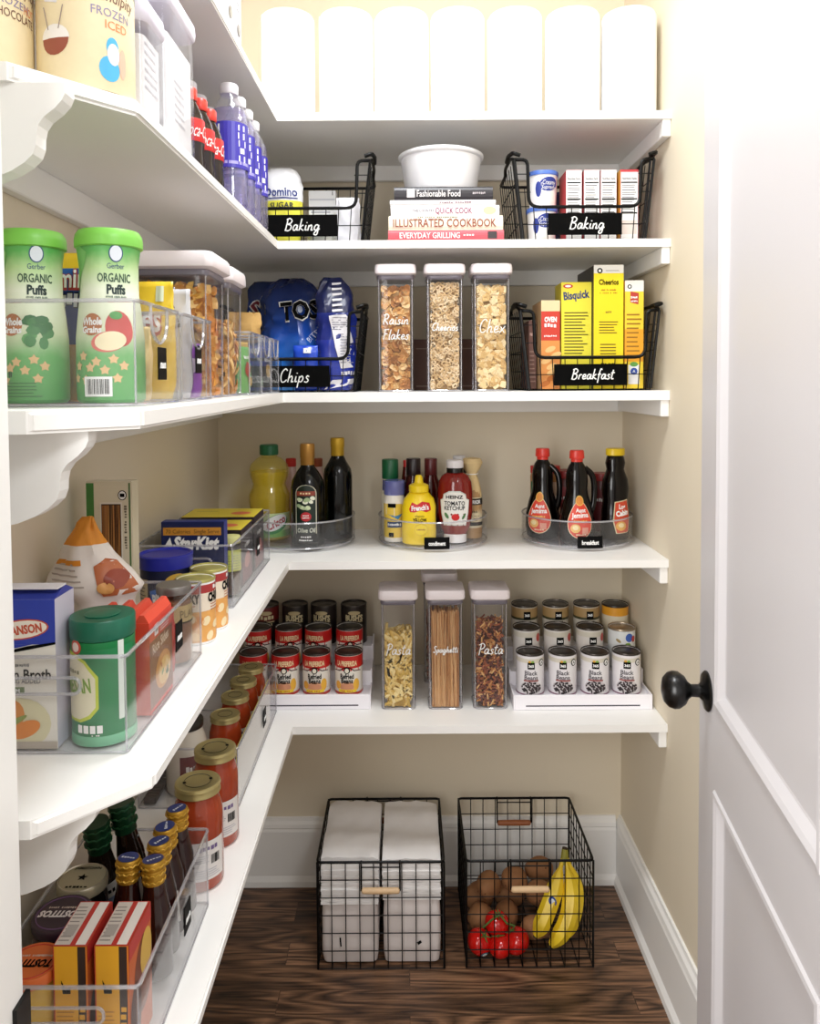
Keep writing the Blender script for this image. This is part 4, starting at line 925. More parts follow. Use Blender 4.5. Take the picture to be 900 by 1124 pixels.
# two lidded containers with crackers
canister('wide clear container of golden crackers with pale lid behind the snack bins', -.405, 1.365, TOP[3], .155, .125, .245, 'clear containers on the left arm', 0, None, .03)
canister('narrower clear container of dark snacks with pale lid beside the chips basket', -.385, 1.522, TOP[3], .115, .115, .243, 'clear containers on the left arm', 0, None, .03)
gold_c = [M(c, .55) for c in ('#e0a23a', '#d18a26', '#eebb5a', '#c97f22', '#f2c978')]
scatter(330, .143, .113, .185, .004, fl_flake(gold_c, .0125), M('#b97a24', .9), 'golden_crackers', 'golden crackers filling the wide clear container', 'crackers', (-.405, 1.365, Z3), seed=8, inset=.01)
scatter(170, .103, .103, .13, .004, fl_tube([M(c, .6) for c in ('#d8a55c', '#c08a44', '#e6c180')], .035, .004), M('#a97a3c', .9), 'pretzel_sticks', 'pretzel sticks filling the narrower clear container', 'pretzels', (-.385, 1.522, Z3), seed=9)
# three short bins running to the corner
GRNP = [M('#6fae62', .4), M('#e8e0cf', .5), M('#b8452f', .4), M('#39424e', .4), M('#d9b25a', .5), M('#3f7f4e', .4), M('#23252c', .4)]
for i, (ya, yc, lab) in enumerate(((1.600, 1.725, 'short clear bin of snack pouches nearest the lidded containers'), (1.735, 1.85, 'middle short clear bin of snack pouches before the shelf corner'), (1.86, 1.965, 'short clear bin of snack pouches at the shelf corner beside the Chips sign'))):
    bin_(lab, -.50, ya, -.318, yc, TOP[3], .128, 'short clear snack bins', None, None, 'right')
    n = 0
    for k in range(5):
        c = GRNP[(i * 3 + k) % 7]; x = -.345 - .03 * k
        def dp(b, mp, i=i, k=k):
            b.oval(0, .05, .018, .016, mp, GRNP[(i + k + 2) % 7], .001); b.text(['crisp', 'nuts', 'seeds', 'bites', 'dried'][(i + k) % 5], 0, .075, .012, mp, CHALK, w=.035, bold=.03, off=.0014); b.oval(.012, .025, .014, .01, mp, GRNP[(i + k + 4) % 7], .0012)
        sbag('%s snack pouch in the %s short bin, %s' % (['green', 'cream', 'red', 'slate', 'tan', 'dark green', 'black'][(i * 3 + k) % 7], ['first', 'middle', 'corner'][i], ['at the aisle side', 'second from the aisle', 'third from the aisle', 'fourth from the aisle', 'deepest in the row'][k]),
             x, (ya + yc) / 2 + R.uniform(-.004, .004), ZB, .040, .0105, R.uniform(.095, .118), c, 40 + i * 5 + k, dp, rz=84 + R.uniform(-5, 5), amp=.002, grp='snack pouches in the short bins')
sbag('crumpled tan paper bag standing above the short bins beside the blue chip bag', A(287, 362, 1.985)[0] - .03, 1.915, TOP[3] + .0042 + .118, .038, .03, .075, M('#c79f5f', .8, 0, .12, 25, .4), 61, rz=20, amp=.008, name='paper_bag', grp=None)

# ================================================================== fourth shelf, back: turntables
Z4 = TOP[4] + .0006
def turntable(label, x, y, word=None, tx=0):
    o = T('turntable', label, 'turntable', (x, y, Z4), 0, 'clear turntables')
    r, h = .154, .078
    b = B(); N = 64
    def ring(q, z): return [(q * cos(2 * pi * k / N), q * sin(2 * pi * k / N), z) for k in range(N)]
    b.loft([ring(.05, .008), ring(r - .004, .008), ring(r, .012), ring(r, h), ring(r - .003, h), ring(r - .003, .0122), ring(.05, .012)], ACR, True, True); b.done('tray', o)
    b = B(); b.tube(ring(r - .0015, h), .0024, EDGE, 6, True); b.tube(ring(r - .002, .010), .0024, EDGE, 6, True); b.done('rim', o)
    b = B(); b.lathe([(.11, 0), (.115, .001), (.115, .007), (.11, .0078), (.001, .0078)], EDGE, 48); b.done('base', o)
    if word:
        a = radians(-90) + tx / r; l = B(); mp = cyl(r + .001, .0, -90); l.rect(tx - .034, .008, tx + .034, .040, mp, M('#040404', .65, spec=.12), .0, 10); l.rect(tx - .034, .008, tx + .034, .040, cyl(r + .0005, 0), M('#040404', .65, spec=.12), 0, 10)
        l.text(word, tx, .024, .011, mp, CHALK, w=.045, bold=.03, off=.0006); l.done('tag', o)
    return o
t1 = A(330, 600, 2.07)[0]; t2 = A(474.5, 600, 2.07)[0]; t3 = A(630, 600, 2.07)[0]; TY = 2.212
t1x, t2x, t3x = -.302, .073, .481
turntable('clear turntable of cooking oils in the shelf corner', t1x, TY); turntable('clear turntable of condiments in the middle', t2x, TY, 'condiment', .006); turntable('clear turntable of syrups against the right wall', t3x, TY, 'breakfast', .004)
Z5t = Z4 + .0128
def bottle(label, name, x, y, rz, prof, mat, parts, z=Z5t, sy=1., cat='bottle', grp=None, deco=None, seg=32, root='bottle', wx=1.):
    o = T(name, label, cat, (x, y, z), rz, grp); S = Matrix.Diagonal((wx, sy * wx, 1, 1))
    b = B(); b.lathe(prof, mat, seg)
    if deco: deco(b)
    b.done(root, o, S)
    for pn, pp, pm in parts:
        q = B(); q.lathe(pp, pm, 28); q.done(pn, o, S if max(p[0] for p in pp) > .03 else Matrix.Diagonal((wx, wx, 1, 1)))
    return o
def rprof(prof):
    def rf(v):
        for (r0, z0), (r1, z1) in zip(prof, prof[1:]):
            if min(z0, z1) <= v <= max(z0, z1) and z1 > z0: return r0 + (r1 - r0) * (v - z0) / (z1 - z0)
        return prof[-1][0]
    return rf
def spot(px, y): return A(px, 560, y)[0]
def hy(px, py, y, z=Z5t): return A(px, py, y)[1] - z
# oils
pr = [(.046, 0), (.050, .004), (.050, .07), (.047, .09), (.049, .105), (.049, .125), (.041, .145), (.039, .155), (.045, .175), (.047, .195), (.044, .21), (.030, .226), (.0195, .232), (.0185, .242)]
def doil(b):
    mp = cyl(lambda v: .0502); LG = M('#7db25a', .45)
    b.rect(-.07, .012, .07, .078, mp, M('#cfe0a6', .45), .0003, 24); b.rect(-.07, .012, .07, .03, mp, LG, .0006, 24); b.oval(.022, .048, .036, .024, mp, M('#3c8a4a'), .0009, rot=.5); b.oval(.022, .052, .033, .019, mp, CHALK, .0012, rot=.5)
    b.text('Crisco', .022, .052, .02, mp, M('#b03040'), w=.05, rot=.5, bold=.03, off=.0016, shear=.2); b.oval(-.035, .068, .012, .008, mp, M('#6f3a52'), .001)
x = spot(296, 2.20); o = bottle('yellow cooking oil bottle with green cap and waist grip', 'oil_bottle', x, 2.20, 0, pr, OIL, [('cap', [(.021, .236), (.0225, .238), (.0225, .262), (.02, .265), (.0005, .265)], GREEN), ('oil', [(.044, .003), (.0475, .006), (.0475, .07), (.045, .09), (.047, .105), (.046, .125), (.038, .145), (.036, .155), (.042, .175), (.043, .19), (.0005, .191)], clear('yellow_oil', (.96, .86, .20), .02, .2, 3, .35, (.93, .80, .10)))], deco=doil, wx=1.16)
pr = [(.037, 0), (.0395, .003), (.0395, .155), (.037, .175), (.026, .198), (.0165, .212), (.0155, .23), (.0145, .27)]
def dol(b):
    rf = rprof(pr); mp = cyl(rf); pts = [(-.026, .02), (.026, .02), (.026, .145)] + [(.026 * cos(pi * k / 8), .145 + .022 * sin(pi * k / 8)) for k in range(1, 8)] + [(-.026, .145)]
    b.poly(pts, mp, M('#c9c5b0'), .0004, 3); b.poly([(p[0] * .9, p[1] * .985 + .0013) for p in pts], mp, M('#12231a', .3), .0008, 3)
    b.rect(-.022, .138, .022, .150, mp, M('#8d3b2a'), .0012, 6); b.text('OLIO', 0, .144, .007, mp, M('#e7d7a8'), w=.026, bold=.03, off=.0016)
    for k in range(14): b.oval(R.uniform(-.016, .017), R.uniform(.098, .132), .0065, .0048, mp, R.choice([M('#cdd8b0'), M('#9fb487'), M('#e8ead6')]), .0012 + k * .00003, 10, R.uniform(-1, 1))
    b.oval(0, .082, .0125, .0125, mp, M('#b3242c'), .0014); b.text('EXTRA', 0, .085, .004, mp, CHALK, w=.014, off=.002); b.text('VERGINE', 0, .079, .004, mp, CHALK, w=.016, off=.002)
    b.text('Olive Oil', 0, .046, .012, mp, M('#d9dcca'), w=.042, bold=.02, off=.0014, shear=.1); b.rect(-.027, .012, .027, .036, mp, M('#0d0d0d'), .0018, 8); b.text('olive', 0, .028, .006, mp, CHALK, w=.024, bold=.03, off=.0024); b.text('cooking', 0, .019, .006, mp, CHALK, w=.032, bold=.03, off=.0024)
DKG = M('#020302', .14, spec=.35)
x = spot(338, 2.115); bottle('dark olive oil bottle with an olive-printed label and bronze neck', 'olive_oil_bottle', x, 2.115, 0, pr, DKG, [('cap', [(.0155, .215), (.0165, .217), (.0165, .235), (.0175, .237), (.0175, .270), (.016, .274), (.0005, .274)], M('#b3843f', .35, .6))], deco=dol, wx=1.14)
pr2 = [(.033, 0), (.0345, .003), (.0345, .175), (.032, .195), (.022, .215), (.0155, .23), (.0145, .245), (.0145, .27)]
x = spot(371, 2.20); bottle('plain dark olive oil bottle with gold neck and no front label', 'olive_oil_bottle', x, 2.20, 0, pr2, DKG, [('cap', [(.0150, .232), (.0160, .234), (.0160, .256), (.0168, .258), (.0168, .280), (.0155, .283), (.0005, .283)], M('#c9a22f', .35, .5))], wx=1.18)
for lab, px, c, top in (('small vinegar bottle with red cap behind the labelled olive oil', 320, '#b8271f', 503), ('small vinegar bottle with rust cap between the two dark oils', 349, '#9a4a2c', 503)):
    y = 2.315; x = spot(px, y); h = hy(px, top, y)
    bottle(lab, 'vinegar_bottle', x - (0.0 if px < 330 else .0), y, 0, [(.026, 0), (.028, .003), (.028, .13), (.015, .175), (.0125, h - .02)], M('#caa9a0', .2), [('cap', [(.0145, h - .024), (.0152, h - .022), (.0152, h - .002), (.013, h), (.0005, h)], M(c, .4))])
# condiments
def simple(label, name, px, y, top, r, mat, neck, capm, caph, capr, deco=None, sy=1., shoulder=.72, rz=0, capname='cap', prof=None, z=Z5t):
    x = spot(px, y); h = hy(px, top, y); H_ = h - caph
    p = prof(h) if prof else [(r * .95, 0), (r, .003), (r, H_ * shoulder), (r * .92, H_ * (shoulder + .08)), (neck, H_ * .97), (neck, H_)]
    return bottle(label, name, x, y, rz, p, mat, [(capname, [(capr * .97, H_ - .003), (capr, H_ - .001), (capr, h - .002), (capr * .93, h), (.0005, h)], capm)], deco=(lambda b: deco(b, cyl(rprof(p)), h)) if deco else None, sy=sy)
simple('tall bottle with dark green cap at the left of the condiments', 'dressing_bottle', 428.5, 2.235, 504, .025, M('#d9d3bf', .3), .022, GREEN, .052, .0235, lambda b, mp, h: (b.rect(-.03, .13, .03, .16, mp, M('#2b3a7a'), .0006), b.rect(-.03, .02, .03, .12, mp, M('#e9e3cd'), .0006)))
def dmayo(b, mp, h):
    b.rect(-.05, .012, .05, .105, mp, M('#e9c84a'), .0005, 16); b.poly([(-.05, .08), (.05, .062), (.05, .115), (-.05, .115)], mp, M('#f1eee6'), .0008, 3); b.poly([(-.018, .076), (.01, .062), (.024, .078), (.004, .072)], mp, M('#3f7fb0'), .0012, 1)
    b.rect(-.02, .040, .022, .056, mp, M('#23406f'), .0012, 6); b.text('ORIGINAL', .001, .048, .009, mp, CHALK, w=.038, bold=.02, off=.0016); b.rect(-.018, .095, .004, .106, mp, INK, .0012, 4); b.rect(-.016, .014, -.002, .026, mp, INK, .0012, 3)
simple('squat white and yellow mayonnaise bottle with clear blue cap', 'mayonnaise_bottle', 433, 2.16, 527, .029, M('#f0ece2', .35), .026, clear('blue_cap', (.45, .48, .85), .1, .4, 2, .5, (.25, .28, .65)), .036, .029, dmayo, 1, .84)
def dmus(b, mp, h):
    w_ = lambda pts: b.poly(pts, mp, RED, .0006, 2)
    w_([(-.026, .098), (-.02, .116), (-.006, .110), (.006, .118), (.027, .114), (.029, .094), (.016, .089), (.002, .095), (-.012, .089), (-.024, .09)]); b.text("French's", .001, .102, .014, mp, CHALK, w=.042, bold=.04, off=.0012, rot=.08)
    b.text('classic', 0, .079, .007, mp, INK, w=.022, off=.0008); b.text('YELLOW', 0, .068, .010, mp, INK, w=.034, bold=.04, off=.0008); b.oval(.003, .042, .016, .016, mp, M('#cba51c'), .0005); b.oval(.003, .042, .0148, .0148, mp, M('#efd423'), .0008); b.text('mustard', .003, .042, .006, mp, M('#a5622d'), w=.02, off=.0012)
MUS = M('#efcf1b', .3)
pm = [(.035, 0), (.040, .004), (.041, .03), (.040, .075), (.0405, .10), (.036, .122), (.024, .138), (.0205, .142)]
x = spot(460, 2.085); bottle('yellow mustard squeeze bottle with pointed yellow cap', 'mustard_bottle', x, 2.118, 3, pm, MUS, [('cap', [(.021, .140), (.0235, .142), (.0235, .158), (.020, .161), (.011, .165), (.009, .180), (.0065, .186), (.0005, .187)], MUS)], wx=1.14, sy=.70, deco=lambda b: dmus(b, cyl(rprof(pm)), .187))
KET = M('#7d1a12', .12, 0, .15, 8)
def dket(b, mp, h):
    W_ = M('#e8e6e0'); pts = [(-.030, .048), (.030, .048), (.036, .118), (.028, .122), (.026, .134), (.012, .143), (-.012, .143), (-.026, .134), (-.028, .122), (-.036, .118)]
    b.poly(pts, mp, M('#c8cbc4'), .0006, 3); b.poly([(p[0] * .93, .096 + (p[1] - .096) * .93) for p in pts], mp, W_, .001, 3)
    b.text('HEINZ', 0, .127, .009, mp, INK, w=.038, bold=.03, off=.0016); b.text('TOMATO', 0, .110, .011, mp, INK, w=.046, bold=.02, off=.0016); b.text('KETCHUP', 0, .097, .011, mp, INK, w=.046, bold=.02, off=.0016)
    b.oval(.002, .072, .009, .0095, mp, RED, .0016); b.oval(-.018, .076, .004, .009, mp, M('#4d7a4a'), .0016, rot=.4); b.oval(.021, .074, .003, .009, mp, M('#4d7a4a'), .0016, rot=-.4)
pk = [(.025, 0), (.027, .003), (.0275, .020), (.030, .026), (.038, .045), (.0435, .08), (.0435, .14), (.041, .165), (.033, .182), (.021, .190), (.018, .194)]
x = spot(499, 2.095); bottle('tomato ketchup bottle with a white keystone label and white base', 'ketchup_bottle', x + .004, 2.14, -6, pk, KET, [('base_cap', [(.024, 0), (.0285, .0015), (.0285, .0205), (.026, .023), (.001, .023)], M('#e5e3e4', .35)), ('neck_ring', [(.019, .190), (.021, .191), (.021, .202), (.019, .203), (.001, .203)], BLK), ('cap', [(.0185, .203), (.0215, .204), (.0215, .222), (.019, .225), (.0005, .225)], M('#dcd8da', .35))], wx=1.10, sy=.72, deco=lambda b: dket(b, cyl(rprof(pk)), .2))
simple('dark barbecue sauce bottle with ridged black cap behind the mustard', 'barbecue_bottle', 454, 2.216, 503, .035, M('#3a0d0a', .1), .019, M('#201014', .35), .045, .0205, lambda b, mp, h: b.rect(-.02, .06, .05, .11, mp, M('#d6d2ca'), .0006, 8), .8, .68)
simple('dark red sauce bottle with maroon cap behind the mustard and ketchup', 'sauce_bottle', 473, 2.268, 503, .034, M('#4a100c', .1), .018, M('#5d1a1c', .35), .045, .0185, None, .8, .70)
simple('dark bottle with white cap standing behind the ketchup', 'sauce_bottle', 504, 2.262, 500, .028, M('#32100c', .1), .016, M('#d9d7da', .4), .018, .018, lambda b, mp, h: b.lathe([(.0185, h - .045), (.019, h - .043), (.019, h - .021), (.0185, h - .02)], BLK, 20), 1, .72)
simple('small bottle with a red cap behind the barbecue sauce', 'hot_sauce_bottle', 446, 2.30, 505, .018, M('#5b1a12', .15), .010, RED, .02, .0085, None, 1, .6)
# paper-wrapped bottle
x = spot(518, 2.20); h = hy(523, 502, 2.20); o = T('wrapped_bottle', 'bottle with its neck and cap wrapped in tan paper, right of the ketchup', 'bottle', (x, 2.20, Z5t), 0)
pw = [(.027, 0), (.0285, .003), (.0285, .11), (.024, .135), (.0155, .165), (.0145, h - .05)]
b = B(); b.lathe(pw, M('#b08a5c', .5), 28); mp = cyl(rprof(pw)); b.rect(-.04, .03, .04, .115, mp, M('#dccfae'), .0005, 12); b.rect(-.04, .094, .04, .112, mp, M('#22201d'), .0008, 12); b.text('SUPERIOR', 0, .103, .010, mp, CHALK, w=.048, bold=.03, off=.0012); b.text('SAUCE', 0, .075, .008, mp, M('#6a5a3c'), w=.03, off=.001); b.rect(-.04, .036, .04, .046, mp, M('#22201d'), .0008, 12); b.lines(-.025, .05, .025, .068, 3, mp, M('#7b6b4a')); b.done('bottle', o)
b = B(); K = 9
rings = []
for i, (r, z) in enumerate(((.0275, .115), (.024, .14), (.0175, .17), (.016, h - .055), (.015, h - .045), (.024, h - .03), (.030, h - .014), (.024, h - .003), (.006, h))):
    rings.append([(r * (1 + .10 * noise.noise((cos(2 * pi * k / 24) * 3, sin(2 * pi * k / 24) * 3, z * 20))) * cos(2 * pi * k / 24), r * (1 + .10 * noise.noise((cos(2 * pi * k / 24) * 3, sin(2 * pi * k / 24) * 3, z * 20))) * sin(2 * pi * k / 24), z) for k in range(24)])
b.loft(rings, M('#d9bf8c', .85, 0, .1, 40, .3)); b.tube([(.0165 * cos(2 * pi * k / 16), .0165 * sin(2 * pi * k / 16), h - .046) for k in range(16)], .0015, CHALK, 5, True); b.done('paper_wrap', o)
# syrups
SYR = M('#040101', .14, spec=.35)
psy = [(.036, 0), (.041, .004), (.045, .03), (.044, .06), (.036, .095), (.0285, .118), (.0265, .135), (.0275, .155), (.0265, .175), (.021, .192), (.0155, .200), (.0145, .204)]
def dsyr(b):
    mp = cyl(rprof(psy)); egg = [(.032 * (1 - .25 * sin(t)) * cos(t), .062 + .048 * sin(t)) for t in [2 * pi * k / 24 for k in range(24)]]
    b.poly(egg, mp, M('#e9d9b0'), .0006, 3); b.poly([(p[0] * .94, .062 + (p[1] - .062) * .96) for p in egg], mp, M('#d8412a'), .001, 3)
    b.oval(0, .108, .0135, .0125, mp, M('#f0c765'), .0014); b.oval(0, .108, .0115, .0105, mp, M('#d98a3a'), .0018)
    b.text('Aunt', .002, .085, .010, mp, CHALK, w=.028, bold=.03, off=.0018); b.text('Jemima', 0, .073, .012, mp, CHALK, w=.044, bold=.03, off=.0018, rot=.05); b.text('ORIGINAL', .001, .058, .006, mp, M('#f0c765'), w=.034, bold=.03, off=.0018)
    b.oval(-.012, .040, .012, .011, mp, M('#e8b765'), .0018); b.oval(-.012, .042, .007, .006, mp, M('#f2dfa8'), .0022); b.rect(.004, .026, .020, .042, mp, M('#e39a84'), .0018, 4); b.text('SYRUP', .002, .024, .005, mp, M('#f2d9b8'), w=.025, off=.002)
def syrup(label, px, y, rz, top):
    x = spot(px, y); k = hy(px, top, y) / .232
    o = T('syrup_bottle', label, 'bottle', (x, y, Z5t), rz, 'handled syrup bottles with red caps')
    S = Matrix.Diagonal((1.08, .9, k, 1))
    b = B(); b.lathe(psy, SYR, 32); dsyr(b); b.done('bottle', o, S)
    hb = B(); hb.tube(fillet([(.020, 0, .187), (.040, 0, .170), (.046, 0, .135), (.043, 0, .095), (.036, 0, .075)], .02, 5), .0075, SYR, 10); hb.done('handle', o, S)
    q = B(); q.lathe([(.0150, .203), (.0150, .210), (.0185, .211), (.0190, .213), (.0180, .228), (.0165, .232), (.0005, .232)], M('#d8362a', .35), 24); q.done('cap', o, S); return o
syrup('dark syrup bottle with red cap, turned aside on the left of the syrup turntable', 595.5, 2.20, -26, 492); syrup('dark syrup bottle with red cap and handle, front and centre on its turntable', 633, 2.125, 2, 494)
py_ = [(.030, 0), (.034, .004), (.036, .03), (.034, .07), (.031, .10), (.0335, .13), (.031, .155), (.0235, .175), (.0215, .182), (.0245, .198), (.0215, .213), (.0185, .218)]
def dlog(b):
    mp = cyl(rprof(py_)); egg = [(.022 * cos(t), .062 + .042 * sin(t)) for t in [2 * pi * k / 20 for k in range(20)]]
    b.poly([(-.020, .10), (.02, .106), (.026, .06), (.018, .02), (-.016, .018), (-.024, .05)], mp, M('#d8cfa8'), .0006, 3); b.poly([(-.018, .098), (.018, .103), (.023, .06), (.016, .022), (-.014, .020), (-.021, .05)], mp, M('#cf4a2c'), .001, 3)
    b.text('Log', .0, .088, .012, mp, CHALK, w=.018, bold=.04, off=.0016); b.text('Cabin', .0, .072, .014, mp, CHALK, w=.034, bold=.05, off=.0016, rot=.15); b.oval(-.004, .038, .013, .012, mp, M('#e6ab4a'), .0015); b.oval(-.004, .040, .007, .006, mp, M('#f2dfa8'), .002)
x = spot(675, 2.165); k = hy(675, 492, 2.165) / .236
o = T('syrup_bottle', 'dark syrup bottle with yellow cap against the right wall', 'bottle', (x, 2.165, Z5t), 22); S = Matrix.Diagonal((1.18, .95, k, 1))
b = B(); b.lathe(py_, SYR, 32); dlog(b); b.done('bottle', o, S); q = B(); q.lathe([(.019, .217), (.0235, .219), (.0235, .234), (.022, .236), (.0005, .236)], M('#e3c21d', .35), 28); q.done('cap', o, S)
def spice(label, px, y, top, r, bodyc, capc, lab):
    x = spot(px, y); h = hy(px, top, y); o = T('peanut_butter_jar' if r > .027 else 'spice_jar', label, 'jar', (x, y, Z5t), 0, 'red-lidded jars behind the syrups')
    b = B(); b.lathe([(r * .95, 0), (r, .003), (r, h - .03), (r * .9, h - .022), (r * .88, h - .018)], M(bodyc, .35), 28); mp = cyl(r); b.rect(-r * 1.2, .02, r * 1.2, h - .045, mp, M(lab), .0006, 12); b.text('spread', 0, h * .55, .014, mp, CHALK, w=r * 1.4, bold=.03, off=.001); b.done('jar', o)
    b = B(); lidded(b, r * .99, h - .021, .021, M(capc, .4)); b.done('lid', o)
spice('red-lidded jar with green label behind the left syrup bottle', 589.5, 2.29, 511, .020, '#a5713f', '#b5201f', '#1d5a3a'); spice('red-lidded jar with pale label between left and centre syrups', 606, 2.262, 511, .023, '#a5713f', '#b5201f', '#c3a38a')
spice('wide dark red jar behind the centre syrup, left side', 622, 2.305, 516, .036, '#5b1a17', '#8d1c1d', '#8a2d33'); spice('wide dark red jar behind the centre and right syrups', 660, 2.285, 519, .029, '#5b1a17', '#8d1c1d', '#6d1f24')

# ================================================================== fourth shelf, left arm
bin_('long clear bin of broth and seasoning at the near end of the fourth shelf', -.568, .946, -.345, 1.30, TOP[4], .121, 'long clear bins', .62, 'nun', 'front', .62)
bin_('long clear bin of tuna and boxed mixes beside the oil turntable', -.546, 1.56, -.350, 1.985, TOP[4], .127, 'long clear bins', .62, 'nun', 'front', .55)
ZA = TOP[4] + .0042
def dbro(b, f, r_, t_):
    w_, h = .107, BH; BL = M('#2b3fa6', .4)
    b.rect(-w_ / 2, h * .70, w_ / 2, h, f, BL, .0003, 2); b.poly([(-w_ / 2, h * .58), (-.01, h * .66), (.025, h * .70), (w_ / 2, h * .73), (w_ / 2, h * .70), (-w_ / 2, h * .70)], f, BL, .0004, 1)
    b.poly([(-w_ / 2, h * .56), (-.01, h * .635), (.03, h * .675), (w_ / 2, h * .70), (w_ / 2, h * .715), (.02, h * .69), (-w_ / 2, h * .60)], f, INK, .0006, 0)
    b.oval(.012, h * .80, .034, .0125, f, M('#c5543a'), .0007, rot=.12); b.oval(.012, h * .80, .032, .0108, f, M('#efe6d8'), .001, rot=.12); b.text('SWANSON', .010, h * .80, .011, f, M('#c5543a'), w=.055, bold=.04, off=.0014, rot=.12)
    b.oval(-.014, h * .86, .012, .010, f, M('#c5543a'), .0006); b.text('Chicken Broth', .003, h * .50, .013, f, INK, w=.088, bold=.02, off=.0008); b.text('100% natural', .006, h * .56, .005, f, M('#777777'), w=.03, off=.0008); b.text('NO MSG ADDED', .008, h * .455, .006, f, M('#444450'), w=.052, off=.0008)
    b.rect(-w_ / 2, h * .37, .014, h * .415, f, M('#7b8a66'), .0008, 2); b.text('LESS SODIUM', -.014, h * .392, .005, f, CHALK, w=.045, off=.0012, bold=.03)
    b.oval(.008, h * .17, .038, .032, f, M('#d9d3ae'), .0006); b.oval(-.012, h * .22, .026, .022, f, M('#d98c3f'), .001, rot=.4); b.oval(.014, h * .13, .020, .010, f, M('#e0862c'), .0014, rot=.4); b.oval(-.02, h * .1, .02, .008, f, M('#c9742c'), .0016, rot=.5); b.oval(-.006, h * .16, .026, .004, f, M('#8a9a4a'), .0018, rot=.5); b.rect(-w_ / 2, 0, w_ / 2, .009, f, M('#b8aea0'), .0012, 2)
BH = A(40, 658, .954)[1] - ZA
o = carton('blue and white broth carton in the near bin by the door jamb', 'broth_carton', -.541, .954, TOP[4] + .0036, .107, .055, BH, {'f': M('#e6e2d8', .45), 't': M('#dedbe0', .4), 'r': M('#c9c6d6', .45)}, dbro, group=None, cat='carton', flaps=False)
b = B(); b.prism([(-.0275, BH), (.0, BH + .012), (.0275, BH)], -.0535, .0535, M('#33409c', .4), 'x'); b.box(-.0535, -.024, BH + .0115, .056, .0, BH + .0135, M('#e3e1e8', .4)); b.done('gable_top', o)
def parm():
    x, y = -.3915, .995; r = .039; o = T('grated_cheese_can', 'green grated cheese can with ridged green lid in the near bin', 'can', (x, y, ZA), 0)
    h = .156; b = B(); G = M('#187a45', .35); b.lathe([(r * .97, 0), (r, .003), (r, h - .034), (r * .97, h - .030)], G, 40); mp = cyl(r)
    b.lathe([(r + .0002, 0), (r + .0006, .0006), (r + .0006, .012), (r + .0002, .0125)], M('#6fb58c', .4), 40)
    pts = [(-.060, .030), (-.016, .030), (-.002, .036), (.008, .048), (.008, .088), (-.008, .108), (-.024, .116), (-.060, .118)]
    b.poly(pts, mp, M('#c7d23b'), .0005, 3); b.poly([(-.060, .034), (-.017, .034), (-.004, .040), (.0045, .050), (.0045, .086), (-.010, .105), (-.025, .112), (-.060, .114)], mp, M('#e9e2c4'), .0009, 3)
    b.text('PARMESAN', -.034, .075, .018, mp, M('#7ba02f'), w=.066, bold=.03, off=.0013, rot=.1); b.text('GRATED', -.03, .093, .007, mp, M('#8f8a66'), w=.03, off=.0013); b.oval(-.022, .124, .009, .009, mp, M('#c9503c'), .0008); b.oval(-.022, .124, .006, .006, mp, M('#e8d6cc'), .0012)
    for k in range(4): b.rect(-.020 + k * .0085, .017, -.0135 + k * .0085, .027, mp, CHALK, .0010, 2)
    b.text('8 OZ', .004, .0145, .003, mp, CHALK, w=.01, off=.001); b.rect(.032, .03, .040, .13, mp, M('#d9e2d9'), .0005, 3); b.done('can', o)
    b = B(); b.lathe([(r * .98, h - .036), (r * 1.005, h - .034), (r * 1.005, h - .026)], M('#127a40', .35), 40); lidded(b, r * 1.03, h - .025, .025, M('#0a6048', .35), seg=48); b.lathe([(r * .55, h), (r * .57, h + .001), (r * .5, h + .0016), (.0005, h + .0014)], M('#0b664c', .35), 32); b.done('lid', o)
parm()
for k in range(4):
    xk = -.4405 + k * .0235
    def dri(b, f, r_, t_, k=k):
        b.rect(-.05, .006, .05, .098, r_, M('#7d4a33', .4), .0004, 2); b.text('Rice Sides', -.004, .088, .014, r_, M('#e9d9c6'), w=.07, bold=.02, off=.0008, rot=.06); b.oval(.006, .045, .034, .026, r_, M('#c98a3c'), .0008); b.oval(.010, .042, .026, .019, r_, M('#d9b36a'), .0012)
        for q in range(9): b.oval(.01 + R.uniform(-.02, .02), .042 + R.uniform(-.014, .014), .006, .003, r_, R.choice([M('#5f8a3a'), M('#e8cf9a'), M('#b5642c')]), .0016, 8, R.uniform(-1, 1))
        b.rect(-.05, .100, .05, .119, r_, M('#d9432f'), .0004, 2); b.rect(-.030, .102, -.014, .118, r_, CHALK, .0008, 2); b.text('W', -.022, .110, .008, r_, INK, off=.0012); b.lines(-.006, .102, .036, .117, 4, r_, CHALK, off=.0008)
    o = carton('red-topped rice packet in the near bin, %s' % ['closest to the wall', 'second from the wall', 'third from the wall', 'against the aisle side'][k], 'rice_packet', xk, 1.038 + .003 * k, TOP[4] + .0036, .0205, .100, .120 + .002 * k, {'f': M('#d9432f', .4), 'r': M('#d9432f', .4)}, dri, rz=0, group='red-topped rice packets', cat='packet', flaps=False)
    b = B(); b.prism([(-.0095, .120 + .002 * k), (.0095, .120 + .002 * k), (.003, .131 + .002 * k), (-.003, .131 + .002 * k)], -.049, .049, M('#dc4f3a', .4), 'y'); b.done('crimped_top', o)
